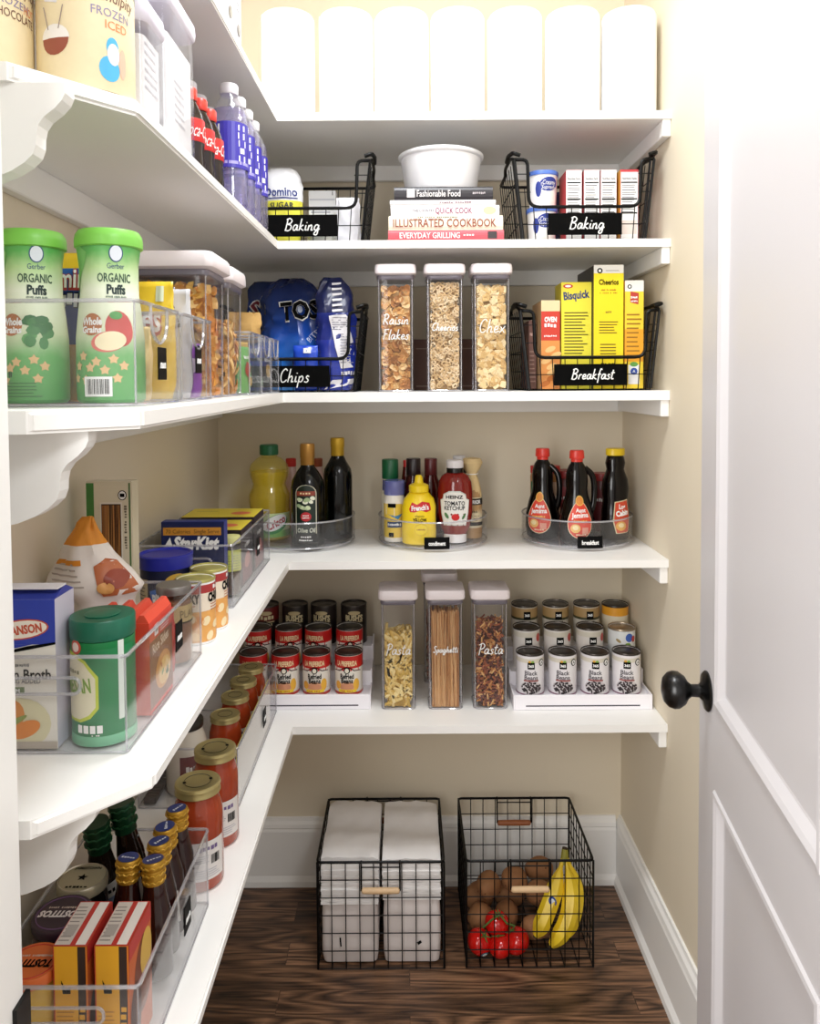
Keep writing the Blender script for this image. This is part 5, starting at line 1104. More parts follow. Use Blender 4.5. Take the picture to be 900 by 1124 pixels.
def dflo(b, mp):
    O_ = M('#d98a22', .6); b.rect(-.055, .172, .0, .180, mp, O_, .001, 6)
    for k in range(5): b.rect(-.055, .140 + k * .008, .0 - k * .003, .1425 + k * .008, mp, M('#b0a59c'), .001, 6)
    b.poly([(.020, .125), (.075, .125), (.062, .17), (.035, .18), (.018, .17)], mp, M('#b5653a'), .001, 3); b.oval(.045, .150, .016, .014, mp, M('#8f3a22'), .0016); b.oval(.030, .138, .012, .009, mp, M('#d9a05c'), .002); b.poly([(.04, .196), (.05, .205), (.056, .194)], mp, M('#b5443a'), .001, 1); b.text('wheat', .056, .178, .014, mp, INK, w=.036, rot=-1.0, off=.0016)
o = T('flour_bag', 'white flour bag with folded orange top leaning by the wall', 'bag', (-.478, 1.225, ZA), 4)
bag(o, 'bag', [(0, .044, .036, 0, 0), (.115, .046, .040, 0, 0), (.132, .076, .046, -.014, 0), (.155, .062, .040, -.020, 0), (.185, .040, .030, -.026, 0), (.21, .023, .018, -.028, 0), (.236, .011, .008, -.024, 0), (.242, .006, .003, -.022, 0)], M('#e3dcd5', .7, 0, .06, 25, .2), .006, 71, 36, 30, 2.0, bands=[(.200, M('#dd8f2a', .6, 0, .06, 30, .2))], deco=dflo)
def dpas(b, f, r_, t_):
    w_, h = .078, .285; b.rect(-w_ / 2, 0, -w_ / 2 + .013, h, f, M('#3f7a34'), .0003, 1); b.rect(w_ / 2 - .006, 0, w_ / 2 - .003, h, f, M('#4b6e3c'), .0003, 1)
    b.rect(-.016, .085, .022, .252, f, M('#e3ddcf'), .0003, 1); b.rect(-.0135, .088, .0195, .249, f, M('#3a1f0d'), .0006, 1)
    for k in range(13):
        u = -.012 + k * .0024; b.poly([(u, .09), (u + .0016, .09), (u + .0016 + R.uniform(-.001, .002), .247), (u + R.uniform(-.001, .002), .247)], f, R.choice([M('#a9713a'), M('#c08a4a'), M('#8a5526')]), .0009, 0)
    b.oval(.0225, .264, .0075, .0085, f, INK, .0006); b.oval(.0225, .264, .006, .007, f, CHALK, .0009); b.rect(.0185, .261, .0265, .267, f, INK, .0012, 1); b.text('whole wheat pasta', .0275, .21, .006, lambda u, v, e: f(.0275 - (v - .21), .21 + (u - .0275), e), M('#6d6656'), w=.075); b.oval(0, .045, .022, .016, f, M('#b8b29e'), .0006); b.text('organic', 0, .045, .008, f, M('#5b5a4a'), w=.03, off=.001)
carton('tall pasta box with a window and green stripe against the left wall', 'pasta_box', -.545, 1.325, TOP[4], .078, .030, .287, {'f': M('#d8cfb6', .5), 'l': M('#3f7a34'), 't': M('#e3dcc8'), 'r': M('#cfc6ac')}, dpas)
def dpro(b, mp, r, h):
    b.rect(-r * 1.35, .02, -r * .75, h - .03, mp, M('#cbb98e'), .0006, 6); b.lines(-r * 1.3, .03, -r * .85, h - .04, 8, mp, M('#6e6350'), off=.001)
    b.text('PROGRESSO', .012, h * .50, .022, mp, CHALK, w=.072, bold=.04, off=.0012, rot=.1); b.oval(.020, h * .72, .022, .015, mp, M('#d9b24a'), .0008); b.oval(.022, h * .70, .014, .010, mp, M('#b5742c'), .0012); b.poly([(-.030, h * .6), (-.005, h * .66), (-.008, h * .56), (-.026, h * .46)], mp, M('#3f6fc0'), .0008, 2); b.poly([(-.028, h * .34), (.04, h * .42), (.04, h * .38), (-.026, h * .30)], mp, M('#c9503c'), .0008, 2); b.text('bread crumbs', .006, h * .25, .008, mp, CHALK, w=.05, off=.001)
hh = hy(183, 606, 1.455, Z4)
o = tin_can('wide dark blue bread-crumb can with bright blue lid between the two long bins', 'can', -.452, 1.455, Z4, .046, hh - .012, dpro, None, 16, name='bread_crumb_can', body=M('#121a3a', .35), lid=TIN)
b = B(); b.lathe([(.045, hh - .026), (.0485, hh - .025), (.0495, hh - .006), (.050, hh - .002), (.047, hh), (.043, hh - .004), (.0005, hh - .004)], M('#232a9c', .35), 44); b.done('plastic_lid', o)
def dsoup(b, mp, r, h):
    mpv = mp; b.rect(-r * 2.6, h * .04, r * 2.6, h * .52, mp, M('#e3a65a'), .0003, 24); b.rect(-r * 2.6, h * .52, r * 2.6, h * .80, mp, M('#e9dcc8'), .0005, 24); b.rect(-r * 2.6, h * .80, r * 2.6, h * .93, mp, M('#a63232'), .0005, 24)
    for u in (-.02, .045): b.text('CHUNKY', u, h * .73, .016, mp, INK, w=.050, bold=.06, off=.001); b.text('soup', u, h * .865, .010, mp, CHALK, w=.026, bold=.03, off=.001); b.lines(u - .02, h * .52, u + .02, h * .65, 3, mp, M('#b5653a'), off=.001)
    for k in range(16): b.oval(R.uniform(-.03, .08), R.uniform(.1, .45) * h, .009, .007, mp, R.choice([M('#d98a3c'), M('#f0c98a'), M('#c97030'), M('#f0dcb0')]), .0008, 10, R.uniform(-1, 1))
s0 = tin_can('soup can with orange photo label, nearer the rice bin of the pair', 'can', -.374, 1.37, Z4, .034, .112, dsoup, 'chunky soup cans', 18, lid=M('#b9b36a', .35, .6), name='soup_can')
dup(s0, (-.370, 1.446, Z4), 24, 'soup can with orange photo label, nearer the tuna bin of the pair')
o = T('nut_jar', 'clear jar of brown nuts with tan label at the far end of the near bin', 'jar', (-.379, 1.258, ZA), 30); r = .0285; h = hy(203, 641, 1.258, ZA)
b = B(); b.lathe([(r * .95, 0), (r, .003), (r, h - .02), (r * .9, h - .014), (r * .9, h - .01)], GLASS, 28); mp = cyl(r); b.rect(-.03, h * .55, .06, h * .76, mp, M('#c9b27a'), .0004, 14); b.text('PLAIN', .02, h * .65, .012, mp, M('#6e5a2e'), w=.035, off=.001); b.rect(-.03, h * .53, .06, h * .55, mp, INK, .0006, 14); b.done('jar', o)
b = B(); b.lathe([(r * .92, .003), (r * .93, h * .8), (.001, h * .82)], M('#8a5a3a', .8, 0, .35, 120, .6), 24); b.done('nuts', o); b = B(); lidded(b, r * .97, h - .013, .013, M('#8e8a86', .35, .7)); b.done('lid', o)
sbag('small red seasoning packet beside the nut jar in the near bin', -.375, 1.205, ZA, .016, .008, .10, M('#b8322c', .35, 0, .1, 20, .2), 81, rz=60, name='seasoning_packet', grp=None)
def dtun(b, f, r_, t_):
    w_, h = .128, .158; b.rect(-w_ / 2 + .004, h * .885, w_ / 2 - .006, h * .985, f, M('#c98a2c'), .0004, 2); b.text('70 Calories  Single Serve', 0, h * .935, .008, f, M('#4a3414'), w=w_ * .85, off=.0008); b.text('StarKist', .006, h * .79, .026, f, CHALK, w=w_ * .72, bold=.05, off=.0008, shear=.15); b.poly([(-.060, h * .72), (-.046, h * .86), (-.041, h * .73)], f, CHALK, .0008, 0); b.oval(.02, h * .3, .035, .025, f, M('#d98a7a'), .0008)
xa = A(178.5, 620, 1.59)[0]; xb = A(247, 620, 1.59)[0]
carton('navy tuna pouch box with an orange strip in the far bin', 'tuna_box', max(xa, -.54), 1.585, TOP[4] + .0036, xb - max(xa, -.54) , .030, hy(210, 573, 1.585, ZA), {'f': M('#14204f', .35), 't': M('#20307a'), 'r': M('#26328a'), 'l': M('#14204f')}, dtun)
o = T('pickle_jar', 'slim jar with pale yellow lid tucked behind the navy tuna box', 'jar', (-.3745, 1.652, ZA), 30); r = .0205; h = hy(253, 588, 1.652, ZA)
b = B(); b.lathe([(r * .95, 0), (r, .003), (r, h - .022), (r * .9, h - .014)], GLASS, 24); mp = cyl(r); b.rect(-.03, h * .42, .03, h * .78, mp, M('#c9cf4a'), .0004, 14); b.lines(-.02, h * .46, .02, h * .72, 6, mp, M('#7f8a3a'), off=.0008); b.done('jar', o)
b = B(); b.lathe([(r * .9, .003), (r * .92, h * .38), (.001, h * .4)], M('#5a3d22', .7, 0, .3, 90), 20); b.done('seeds', o); b = B(); lidded(b, r * 1.0, h - .015, .015, M('#d2d08a', .4)); b.done('lid', o)
def dsal(k):
    def f_(b, f, r_, t_):
        b.rect(-.082, -.05, .082, .05, t_, M('#ddc93f'), .0003, 2); b.oval(.045, -.012, .030, .026, t_, M('#e08a62'), .0008); b.oval(.045, -.012, .024, .02, t_, M('#d96f4a'), .0012); b.lines(-.07, -.03, .0, .03, 4, t_, M('#8f8a2e'), off=.0008); b.rect(-.05, .004, .05, .05, r_, M('#7d3038'), .0004, 2); b.oval(0, .05, .03, .018, r_, M('#c97a74'), .0008); b.text('salmon', 0, .085, .014, r_, CHALK, w=.05, bold=.03)
    return f_
for k, (ya, hh_) in enumerate(((1.70, .128), (1.845, .131))):
    carton('yellow-topped salmon box lying in the far bin, %s' % ('nearer the tuna box' if k == 0 else 'at the turntable end'), 'salmon_box', -.535, ya, TOP[4] + .0036, .172, .125, hh_, {'f': M('#2a2024', .45), 't': M('#ddc93f', .45), 'r': M('#33222a', .45)}, dsal(k), group='yellow-topped salmon boxes')

# ================================================================== lowest shelf, back: tiered cans and pasta containers
Z5 = TOP[5] + .0006
def riser(label, x0, x1, y0):
    o = T('can_riser', label, 'riser', ((x0 + x1) / 2, y0, Z5), 0, 'white tiered can risers'); w_ = x1 - x0; RW = M('#f1eef3', .45)
    b = B(); b.box(-w_ / 2, 0, 0, w_ / 2, .006, .040, RW, .001, 1); b.box(-w_ / 2, .004, .028, w_ / 2, .090, .032, RW); b.box(-w_ / 2, .088, 0, w_ / 2, .092, .072, RW); b.box(-w_ / 2, .092, .068, w_ / 2, .176, .072, RW); b.box(-w_ / 2, .174, 0, w_ / 2, .178, .112, RW); b.box(-w_ / 2, .178, .108, w_ / 2, .262, .112, RW); b.done('steps', o)
    for s in (-1, 1):
        b = B(); xa, xb = sorted((s * w_ / 2, s * (w_ / 2 + .004))); b.prism([(0, 0), (.266, 0), (.266, .118), (.172, .118), (.172, .078), (.086, .078), (.086, .040), (0, .040)], xa, xb, RW, 'x'); b.done('side_panel', o)
    b = B(); b.box(-w_ * .42, -.0008, .010, w_ * .42, .0002, .013, M('#3a3740', .6)); b.done('front_slot', o)
    return o
riser('white tiered riser under the red bean cans in the corner', -.468, -.104, 2.062); riser('white tiered riser under the white-labelled black bean cans', .284, .645, 2.050)
STEP = (.0322, .0722, .1122); ROWY = (.047, .134, .220)
def dref(b, mp, r, h):
    b.rect(-r * 2.8, h * .66, r * 2.8, h * .95, mp, M('#c5221f', .35), .0003, 26); b.rect(-r * 2.8, .002, r * 2.8, h * .08, mp, M('#b5332c', .35), .0003, 26)
    b.text('LA PREFERIDA', 0, h * .78, .0135, mp, M('#f0dfae'), w=.056, bold=.03, off=.0008)
    b.poly([(-.034, h * .60), (-.016, h * .64), (-.008, h * .71), (.008, h * .71), (.016, h * .64), (.034, h * .60), (.034, h * .66), (-.034, h * .66)], mp, M('#c5221f', .35), .0005, 2)
    b.tube([mp(u, v, .0008) for u, v in ((-.040, h * .585), (-.02, h * .60), (-.010, h * .665), (0, h * .69), (.010, h * .665), (.02, h * .60), (.040, h * .585))], .0012, INK)
    b.oval(0, h * .61, .0085, .0085, mp, INK, .0010); b.oval(0, h * .61, .0055, .0062, mp, M('#e8e2d0'), .0014)
    b.text('Refried', 0, h * .475, .0135, mp, INK, w=.037, bold=.03, off=.0008); b.text('Beans', 0, h * .365, .0135, mp, INK, w=.032, bold=.03, off=.0008)
    b.oval(.002, h * .22, .024, .013, mp, M('#d9a07c'), .0006); b.oval(.0, h * .22, .018, .009, mp, M('#c98a66'), .001); b.oval(.026, h * .27, .009, .016, mp, M('#e8b13c'), .0008); b.oval(-.026, h * .25, .009, .011, mp, M('#e2a23c'), .0008)
    b.rect(-.024, h * .09, .026, h * .155, mp, M('#efd02c'), .0014, 6); b.text('FAT FREE', 0, h * .122, .004, mp, M('#b5332c'), w=.03, off=.002, bold=.03)
def dblk(word, c1):
    def f_(b, mp, r, h):
        b.rect(-r * 2.8, h * .62, r * 2.8, h * .97, mp, c1, .0003, 26); b.text(word, 0, h * .70, .017, mp, M('#d9cba0'), w=.052, bold=.05, off=.0008); b.rect(-.026, h * .58, .026, h * .61, mp, M('#cbb98e'), .0006, 8); b.text('BAKED', 0, h * .52, .012, mp, M('#cbb98e'), w=.04, off=.0008); b.oval(0, h * .82, .018, .006, mp, M('#c9b78a'), .0006)
    return f_
lx = [A(p, 740, 2.11)[0] for p in (278.5, 313.5, 347.5, 383)]
rz_l = (4, 2, -2, -4); ORD4 = ['first from the left', 'second from the left', 'third from the left', 'at the right end']
p1 = None
for i, x in enumerate(lx):
    lab = 'red and white refried bean can, front row of the corner riser, ' + ORD4[i]; loc = (x, 2.062 + ROWY[0], Z5 + STEP[0])
    if p1 is None: p1 = tin_can(lab, 'can', *loc, .0375, .113, dref, 'refried bean cans', rz_l[i], name='bean_can', body=M('#e9e4da', .4))
    else: dup(p1, loc, rz_l[i], lab)
for i, x in enumerate(lx):
    dup(p1, (x - .004, 2.062 + ROWY[1], Z5 + STEP[1]), (9, 14, -16, 6)[i], 'red-topped refried bean can, middle row of the corner riser, ' + ORD4[i])
tin_can('dark can with red band, back row of the corner riser, first from the left', 'can', lx[0] + .004, 2.062 + ROWY[2], Z5 + STEP[2], .0375, .113, dblk('Ranch', M('#6e1f1d', .35)), 'baked bean cans', 10, name='bean_can', body=M('#231a18', .35))
q1 = None
for i in (1, 2, 3):
    lab = 'black tan-lettered bean can, back row of corner riser, ' + ORD4[i]; loc = (lx[i] + .003, 2.062 + ROWY[2], Z5 + STEP[2])
    if q1 is None: q1 = tin_can(lab, 'can', *loc, .0375, .113, dblk("BUSH'S", M('#2a2320', .35)), 'baked bean cans', 3, name='bean_can', body=M('#1f1a18', .35))
    else: dup(q1, loc, (3, -6, 5)[i - 1], lab)
LBK = M('#e6e3e6', .4)
def dbb(b, mp, r, h):
    b.rect(-r * 2.8, h * .80, r * 2.8, h * .90, mp, M('#d6d0c2'), .0003, 26); b.rect(-.0095, h * .655, .0095, h * .815, mp, INK, .0008, 4); b.text('365', 0, h * .735, .007, mp, CHALK, w=.014, bold=.04, off=.0014); b.oval(-.004, h * .835, .004, .0028, mp, M('#d9a52c'), .001); b.oval(.004, h * .835, .004, .0028, mp, M('#7fa83c'), .001)
    b.text('Black', 0, h * .565, .0115, mp, M('#4a454c'), w=.034, bold=.02, off=.0008); b.text('Beans', 0, h * .455, .0115, mp, M('#4a454c'), w=.036, bold=.02, off=.0008); b.rect(-.020, h * .36, .020, h * .395, mp, M('#8c3a35'), .0008, 6)
    b.oval(.0, h * .21, .030, .018, mp, M('#cfc9cb'), .0006)
    for k in range(70):
        t = R.uniform(0, 2 * pi); q = sqrt(R.random()); b.oval(.027 * q * cos(t), h * .21 + .015 * q * sin(t), .0034, .0022, mp, R.choice([M('#2a2226'), M('#3d3034'), M('#1c171a')]), .0009 + k * .00002, 8, R.uniform(-1.5, 1.5))
    b.rect(-r * 2.8, .003, r * 2.8, h * .055, mp, M('#7d4a66'), .0006, 26); b.oval(.030, h * .80, .0085, .0095, mp, INK, .001); b.oval(.030, h * .80, .006, .007, mp, CHALK, .0014); b.text('A', .030, h * .80, .008, mp, INK, off=.0018)
def dbb2(b, mp, r, h):
    b.rect(-r * 2.8, h * .80, r * 2.8, h * .92, mp, M('#d2ccbd'), .0003, 26); b.rect(-.010, h * .62, .010, h * .80, mp, INK, .0008, 4); b.text('365', 0, h * .71, .007, mp, CHALK, w=.014, bold=.04, off=.0014); b.oval(.031, h * .78, .008, .012, mp, M('#b8463a'), .001); b.text('Chick Peas', 0, h * .5, .011, mp, INK, w=.044, off=.0008)
def dbb3(b, mp, r, h):
    b.rect(-r * 2.8, h * .64, r * 2.8, h * .94, mp, M('#a8895a'), .0003, 26); b.rect(-r * 2.8, h * .64, r * 2.8, h * .70, mp, M('#3d3c22'), .0006, 26); b.rect(-.010, h * .66, .010, h * .86, mp, INK, .0008, 4); b.text('365', 0, h * .77, .007, mp, CHALK, w=.014, bold=.04, off=.0014); b.text('organic', 0, h * .60, .006, mp, INK, w=.028, off=.0008)
rx = [A(p, 740, 2.10)[0] for p in (581.5, 617, 652.5, 687)]; n1 = n2 = n3 = None
for i, x in enumerate(rx):
    lab = 'white black-bean can with dark lid, front row of the right riser, ' + ORD4[i]; loc = (x, 2.05 + ROWY[0], Z5 + STEP[0])
    if n1 is None: n1 = tin_can(lab, 'can', *loc, .0375, .113, dbb, 'black bean cans', -4, name='bean_can', body=LBK)
    else: dup(n1, loc, -6 - 2 * i, lab)
for i in range(3):
    x = A((577.5, 611.5, 647)[i], 700, 2.185)[0]; lab = 'pale bean can in the middle row of the right riser, ' + ORD4[i]; loc = (x, 2.05 + ROWY[1], Z5 + STEP[1])
    if n2 is None: n2 = tin_can(lab, 'can', *loc, .0375, .113, dbb2, 'pale bean cans', 2, name='bean_can', body=M('#dcd6d0', .4))
    else: dup(n2, loc, 2, lab)
x = A(682, 700, 2.185)[0]
def dblue(b, mp, r, h): b.oval(.012, h * .80, .011, .012, mp, M('#3f63b5'), .0008); b.oval(.026, h * .76, .007, .009, mp, M('#b5413c'), .001); b.oval(-.018, h * .72, .008, .004, mp, M('#a08a5a'), .0008, rot=-.6); b.oval(.008, h * .62, .008, .006, mp, M('#7fa04a'), .0008)
tin_can('pale can with blue and red picture, middle row, right end of the riser', 'can', x, 2.05 + ROWY[1], Z5 + STEP[1], .0375, .110, dblue, None, 0, name='bean_can', body=M('#dfe2e2', .4), lid=M('#a59682', .35, .7))
for i in range(3):
    x = A((575.5, 609.5, 643.5)[i], 670, 2.27)[0]; lab = 'tan-banded can in the back row of the right riser, ' + ORD4[i]; loc = (x, 2.05 + ROWY[2], Z5 + STEP[2])
    if n3 is None: n3 = tin_can(lab, 'can', *loc, .0375, .113, dbb3, 'tan-banded cans', 4, name='bean_can', body=M('#cfc8bb', .4))
    else: dup(n3, loc, 4, lab)
x = A(675, 670, 2.27)[0]
tin_can('can with orange band under a black lid, back row at the right end', 'can', x, 2.05 + ROWY[2], Z5 + STEP[2], .0375, .111, lambda b, mp, r, h: b.rect(-r * 2.8, h * .74, r * 2.8, h * .96, mp, M('#dd9a2a'), .0003, 26), None, 0, name='bean_can', body=M('#d9cdb4', .4), lid=M('#17120f', .4))
px5 = [A(p, 700, 2.055)[0] for p in (437, 489, 538.5)]; cy5 = 2.103
for x, wd, lab in zip(px5, (['Pasta'], ['Spaghetti'], ['Pasta']), ('tall clear container of pale penne pasta, left of the three in front', 'tall clear container of spaghetti, middle of the three in front', 'tall clear container of small red-brown pasta, right of the three in front')):
    canister(lab, x, cy5, TOP[5], CW, CW, .322, 'tall clear dry-food containers', 0, wd)
xb = A(482, 640, 2.27)[0]
canister('tall clear container standing behind the spaghetti container', xb, 2.285, TOP[5], CW, CW, .322, 'tall clear dry-food containers', 0)
scatter(240, fw, fw, .195, .004, fl_tube([M(c, .6) for c in ('#e2c67c', '#d6b566', '#ecd696', '#c9a650')], .034, .0042), M('#b08d40', .9), 'penne', 'pale penne pasta filling the left container', 'pasta', (px5[0], cy5, Z5), seed=12, coreh=.92)
scatter(520, fw, fw, .225, .004, fl_tube([M(c, .6) for c in ('#7d3f26', '#b5793f', '#5b2a1c', '#d0a066', '#99532f')], .015, .0024, .25), M('#3f2014', .9), 'small_pasta', 'small red-brown pasta filling the right container', 'pasta', (px5[2], cy5, Z5), seed=13)
scatter(200, fw, fw, .20, .004, fl_tube([M(c, .6) for c in ('#8d4a32', '#a96a4a', '#6d3526')], .02, .003, .2), M('#5b2f20', .9), 'small_pasta', 'reddish dry pasta filling the container behind the spaghetti', 'pasta', (xb, 2.285, Z5), seed=14)
b = B(); SP = [M(c, .55) for c in ('#c99a66', '#b98552', '#d8ae7c', '#a87345')]; r = random.Random(5)
b.box(-fw / 2 + .012, -fw / 2 + .012, .004, fw / 2 - .012, fw / 2 - .012, .245, M('#8d5f38', .9))
for k in range(300):
    e = r.random(); lean = r.uniform(-.012, .012)
    x0 = r.uniform(-1, 1) * (fw / 2 - .0025); y0 = (-fw / 2 + r.uniform(.002, .013)) if e < .7 else r.uniform(-1, 1) * (fw / 2 - .0025)
    if e > .85: x0 = r.choice((-1, 1)) * (fw / 2 - r.uniform(.002, .012))
    x1 = max(-fw / 2 + .002, min(fw / 2 - .002, x0 * r.uniform(.8, 1.02) + lean + (r.uniform(-.05, .05) if r.random() < .12 else 0)))
    b.tube([(x0, y0, .004), (x1, max(-fw / 2 + .002, min(fw / 2 - .002, y0 + r.uniform(-.002, .004))), .258 + r.uniform(-.012, .008))], .0013, r.choice(SP), 5)
o = b.done('spaghetti'); o.location = (px5[1], cy5, Z5); tag(o, 'dry spaghetti strands standing in the middle container', 'pasta', None, 'stuff')

# ================================================================== lowest shelf, left arm
bin_('long clear bin of taco boxes and salsa jars, near end of lowest shelf', -.535, .945, -.337, 1.287, TOP[5], .128, 'long clear bins', .62, 'nun', 'front', .55)
bin_('long clear bin of red sauce jars running to the bean cans', -.558, 1.580, -.350, 2.058, TOP[5], .125, 'long clear bins', .62, 'nun', None, .5)
ZC = TOP[5] + .0042
def dtac(b, f, r_, t_):
    w_, h, d = .043, .162, .085
    b.rect(-w_ / 2, 0, w_ * .22, h, f, M('#e0a41f', .4), .0003, 1); b.rect(w_ * .22, 0, w_ / 2 - .002, h * .995, f, M('#2a1612', .4), .0004, 1); b.rect(-w_ / 2, 0, -w_ / 2 + .0015, h, f, M('#b5341f'), .0006, 1)
    b.poly([(-.010, h * .62), (-.0, h * .62), (-.0, h * .68), (-.006, h * .66), (-.012, h * .73)], f, INK, .0008, 0); b.text('TACOS', w_ * .34, h * .38, .010, lambda u, v, e: f(w_ * .34 - (v - h * .38), h * .38 + (u - w_ * .34), e), M('#e0a41f'), w=.05, bold=.04, off=.001); b.lines(-.018, h * .3, .006, h * .5, 6, f, M('#b5791a'), off=.0006); b.rect(-.014, h * .12, -.002, h * .22, f, M('#7d4a14'), .0008, 1)
    b.rect(-w_ / 2, -d / 2, w_ / 2, d / 2, t_, M('#b8342c'), .0003, 1); b.rect(-w_ / 2 + .001, -d / 2 + .002, -w_ * .02, d / 2 - .002, t_, M('#cfc6bd'), .0006, 1); b.rect(w_ * .14, -d / 2 + .002, w_ * .44, d / 2 - .002, t_, M('#e6e0da'), .0006, 1); b.lines(-w_ * .44, -d * .4, -w_ * .06, d * .42, 10, t_, M('#8d8580'), off=.0009); b.rect(-w_ * .4, -d * .3, -w_ * .08, -d * .05, t_, M('#a8a09a'), .0012, 1)
    b.rect(-d / 2, 0, d / 2, h, r_, M('#c9622a'), .0003, 1); b.oval(.01, h * .55, .035, .05, r_, M('#7d3a1c'), .0006); b.oval(.02, h * .68, .022, .03, r_, M('#d8b04a'), .001); b.oval(-.02, h * .35, .02, .04, r_, M('#4a2114'), .0008); b.rect(-d / 2, h * .86, d / 2, h, r_, M('#b8342c'), .0008, 1)
xa = A(62, 1040, .975)[0]; xb = A(107, 1040, .975)[0]
for k, (x, lab) in enumerate(((xa, 'yellow and red taco kit box in the lowest bin, nearer the jars with printed lids'), (xb, 'yellow and red taco kit box in the lowest bin, against the aisle side'))):
    carton(lab, 'taco_box', x, .965, TOP[5] + .0036, .043, .085, .162, {'f': M('#d9781f', .4), 't': M('#b8342c', .4), 'r': M('#c9622a', .4), 'l': M('#b8342c', .4)}, dtac, group='taco kit boxes', flaps=False)
def salsa(label, x, y, h, r, bodyc, lidc, txt, tc, ring=None, star=False):
    o = T('salsa_jar', label, 'jar', (x, y, ZC), 0, 'jars with printed lids')
    b = B(); b.lathe([(r * .9, 0), (r * .97, .004), (r * .97, h - .03), (r * .85, h - .02), (r * .83, h - .012)], M(bodyc, .2), 32); mp = cyl(r * .97); b.rect(-r * 2, .02, r * 2, h - .04, mp, M(bodyc, .4), .0005, 16); b.done('jar', o)
    b = B(); lidded(b, r, h - .014, .014, M(lidc, .4, .4 if star else 0)); t_ = topm(h)
    if star:
        b.poly([((.0085 if k % 2 == 0 else .0036) * cos(pi / 2 + k * pi / 5), (.0085 if k % 2 == 0 else .0036) * sin(pi / 2 + k * pi / 5)) for k in range(10)], t_, INK, .0006, 0); b.text('JAMESTOWN', 0, r * .62, .006, t_, INK, w=r * 1.1, bold=.03); b.text('SYRUPS', 0, -r * .62, .006, t_, INK, w=r * .9, bold=.03); b.tube([(r * .93 * cos(2 * pi * k / 36), r * .93 * sin(2 * pi * k / 36), h + .0003) for k in range(36)], .0012, M('#c9c2b2', .3, .9), 6, True)
    else:
        g = lambda u, v, e: t_(-u, -v, e)
        b.text(txt, 0, .004, .013, g, tc, w=r * 1.5, bold=.05, shear=.15); b.text('restaurant style', 0, -.010, .005, g, M('#cbb9a9'), w=r * 1.2); b.tube([(r * .85 * cos(2 * pi * k / 32), r * .85 * sin(2 * pi * k / 32), h + .0002) for k in range(32)], .0008, ring or tc, 5, True)
    b.done('lid', o)
jx, jy = ON(45, 1066, .815); salsa('jar with an orange lid lettered upside down, nearest the door jamb', -.4885, .987, .815 - ZC, .036, '#c9a23a', '#d0662c', 'TOSTITOS', INK, M('#b5341f'))
jx, jy = ON(66, 1018, .822); salsa('jar with a dark purple lid lettered upside down, behind the orange lid', jx - .010, jy + .030, .822 - ZC, .040, '#2a1418', '#33222e', 'TOSTITOS', M('#e0d9d6'), M('#6a4a72'))
jx, jy = ON(84, 967, .815); salsa('dark jar with a gold lid stamped with a black star', max(jx, -.4945), jy + .008, .815 - ZC, .0365, '#120d0c', '#b3ab90', '', INK, None, True)
def sauce_bottle(label, cap, base, kind, h=.235):
    ax = Vector(cap); bx = Vector(base); d = (ax - bx).normalized(); L = (ax - bx).length
    o = T('sauce_bottle', label, 'bottle', tuple(bx), 0, 'leaning sauce bottles'); o.rotation_mode = 'QUATERNION'; q_ = d.to_track_quat('Z', 'Y'); o.rotation_quaternion = q_
    r = .0215
    b = B(); b.lathe([(r * .92, 0), (r, .004), (r, L * .55), (r * .75, L * .72), (.0135, L * .88), (.0125, L * .93)], M('#2a0f0b', .1, 0, .1, 15) if kind == 0 else M('#1c120c', .1), 26); mp = cyl(r, 0, -40); b.rect(-.025, L * .12, .028, L * .42, mp, M('#d8d4cc'), .0006, 8); b.rect(-.02, L * .2, .022, L * .28, mp, M('#7f93b5'), .001, 6); b.text('SAUCE', 0, L * .34, .009, mp, INK, w=.034, bold=.03, off=.001); b.done('bottle', o)
    b = B()
    if kind == 0:
        Y1 = M('#b5892a', .35, .5, .25, 90)
        b.lathe([(.0135, L - .034), (.0150, L - .033), (.0158, L - .028), (.0145, L - .0235), (.0162, L - .018), (.0150, L - .0135), (.0174, L - .009), (.0174, L - .002), (.016, L), (.0005, L)], Y1, 28)
        for zz, rr in ((.028, .0160), (.018, .0165), (.007, .0176)): b.tube([(rr * cos(2 * pi * k / 40), rr * sin(2 * pi * k / 40), L - zz + .0012 * sin(k * 1.9)) for k in range(40)], .0014, M('#cda23c', .35, .4), 5, True)
        b.oval(0, 0, .0150, .0150, topm(L), M('#20316f', .35), .0006); b.text('sauce', 0, .002, .006, topm(L), M('#d9dde8'), w=.022, bold=.05, off=.0012); b.done('foil_cap', o)
    else:
        b.lathe([(.0135, L - .05), (.0175, L - .048), (.0170, L - .040), (.0190, L - .034), (.0178, L - .027), (.0198, L - .02), (.0185, L - .013), (.0205, L - .007), (.0195, L), (.0005, L)], M('#123a22', .3, .3, .3, 60), 24)
        for zz in (.034, .020, .007): b.tube([(.0198 * cos(2 * pi * k / 30), .0198 * sin(2 * pi * k / 30), L - zz + .0014 * sin(k * 2.1)) for k in range(30)], .0018, M('#1d5230', .3, .3), 5, True)
        b.done('foil_cap', o)
caps = (((141, 941), (-.418, 1.119), 'blue-topped gold foil sauce bottle nearest the taco boxes'), ((168, 943), (-.367, 1.112), 'blue-topped gold foil sauce bottle at the aisle side of the nearest one'), ((174.5, 923), (-.371, 1.1595), 'blue-topped gold foil sauce bottle, third in the leaning group'),
        ((181, 907), (-.372, 1.2085), 'blue-topped gold foil sauce bottle, fourth in the leaning group'), ((194, 887), (-.370, 1.252), 'blue-topped gold foil sauce bottle closest to the large mason jars'))
for (pc, bs, lab) in caps:
    zc = .862 if pc[1] > 930 else .866
    cx_, cy_ = ON(pc[0], pc[1], zc); sauce_bottle(lab, (cx_, cy_, zc), (bs[0], bs[1], ZC + .013), 0)
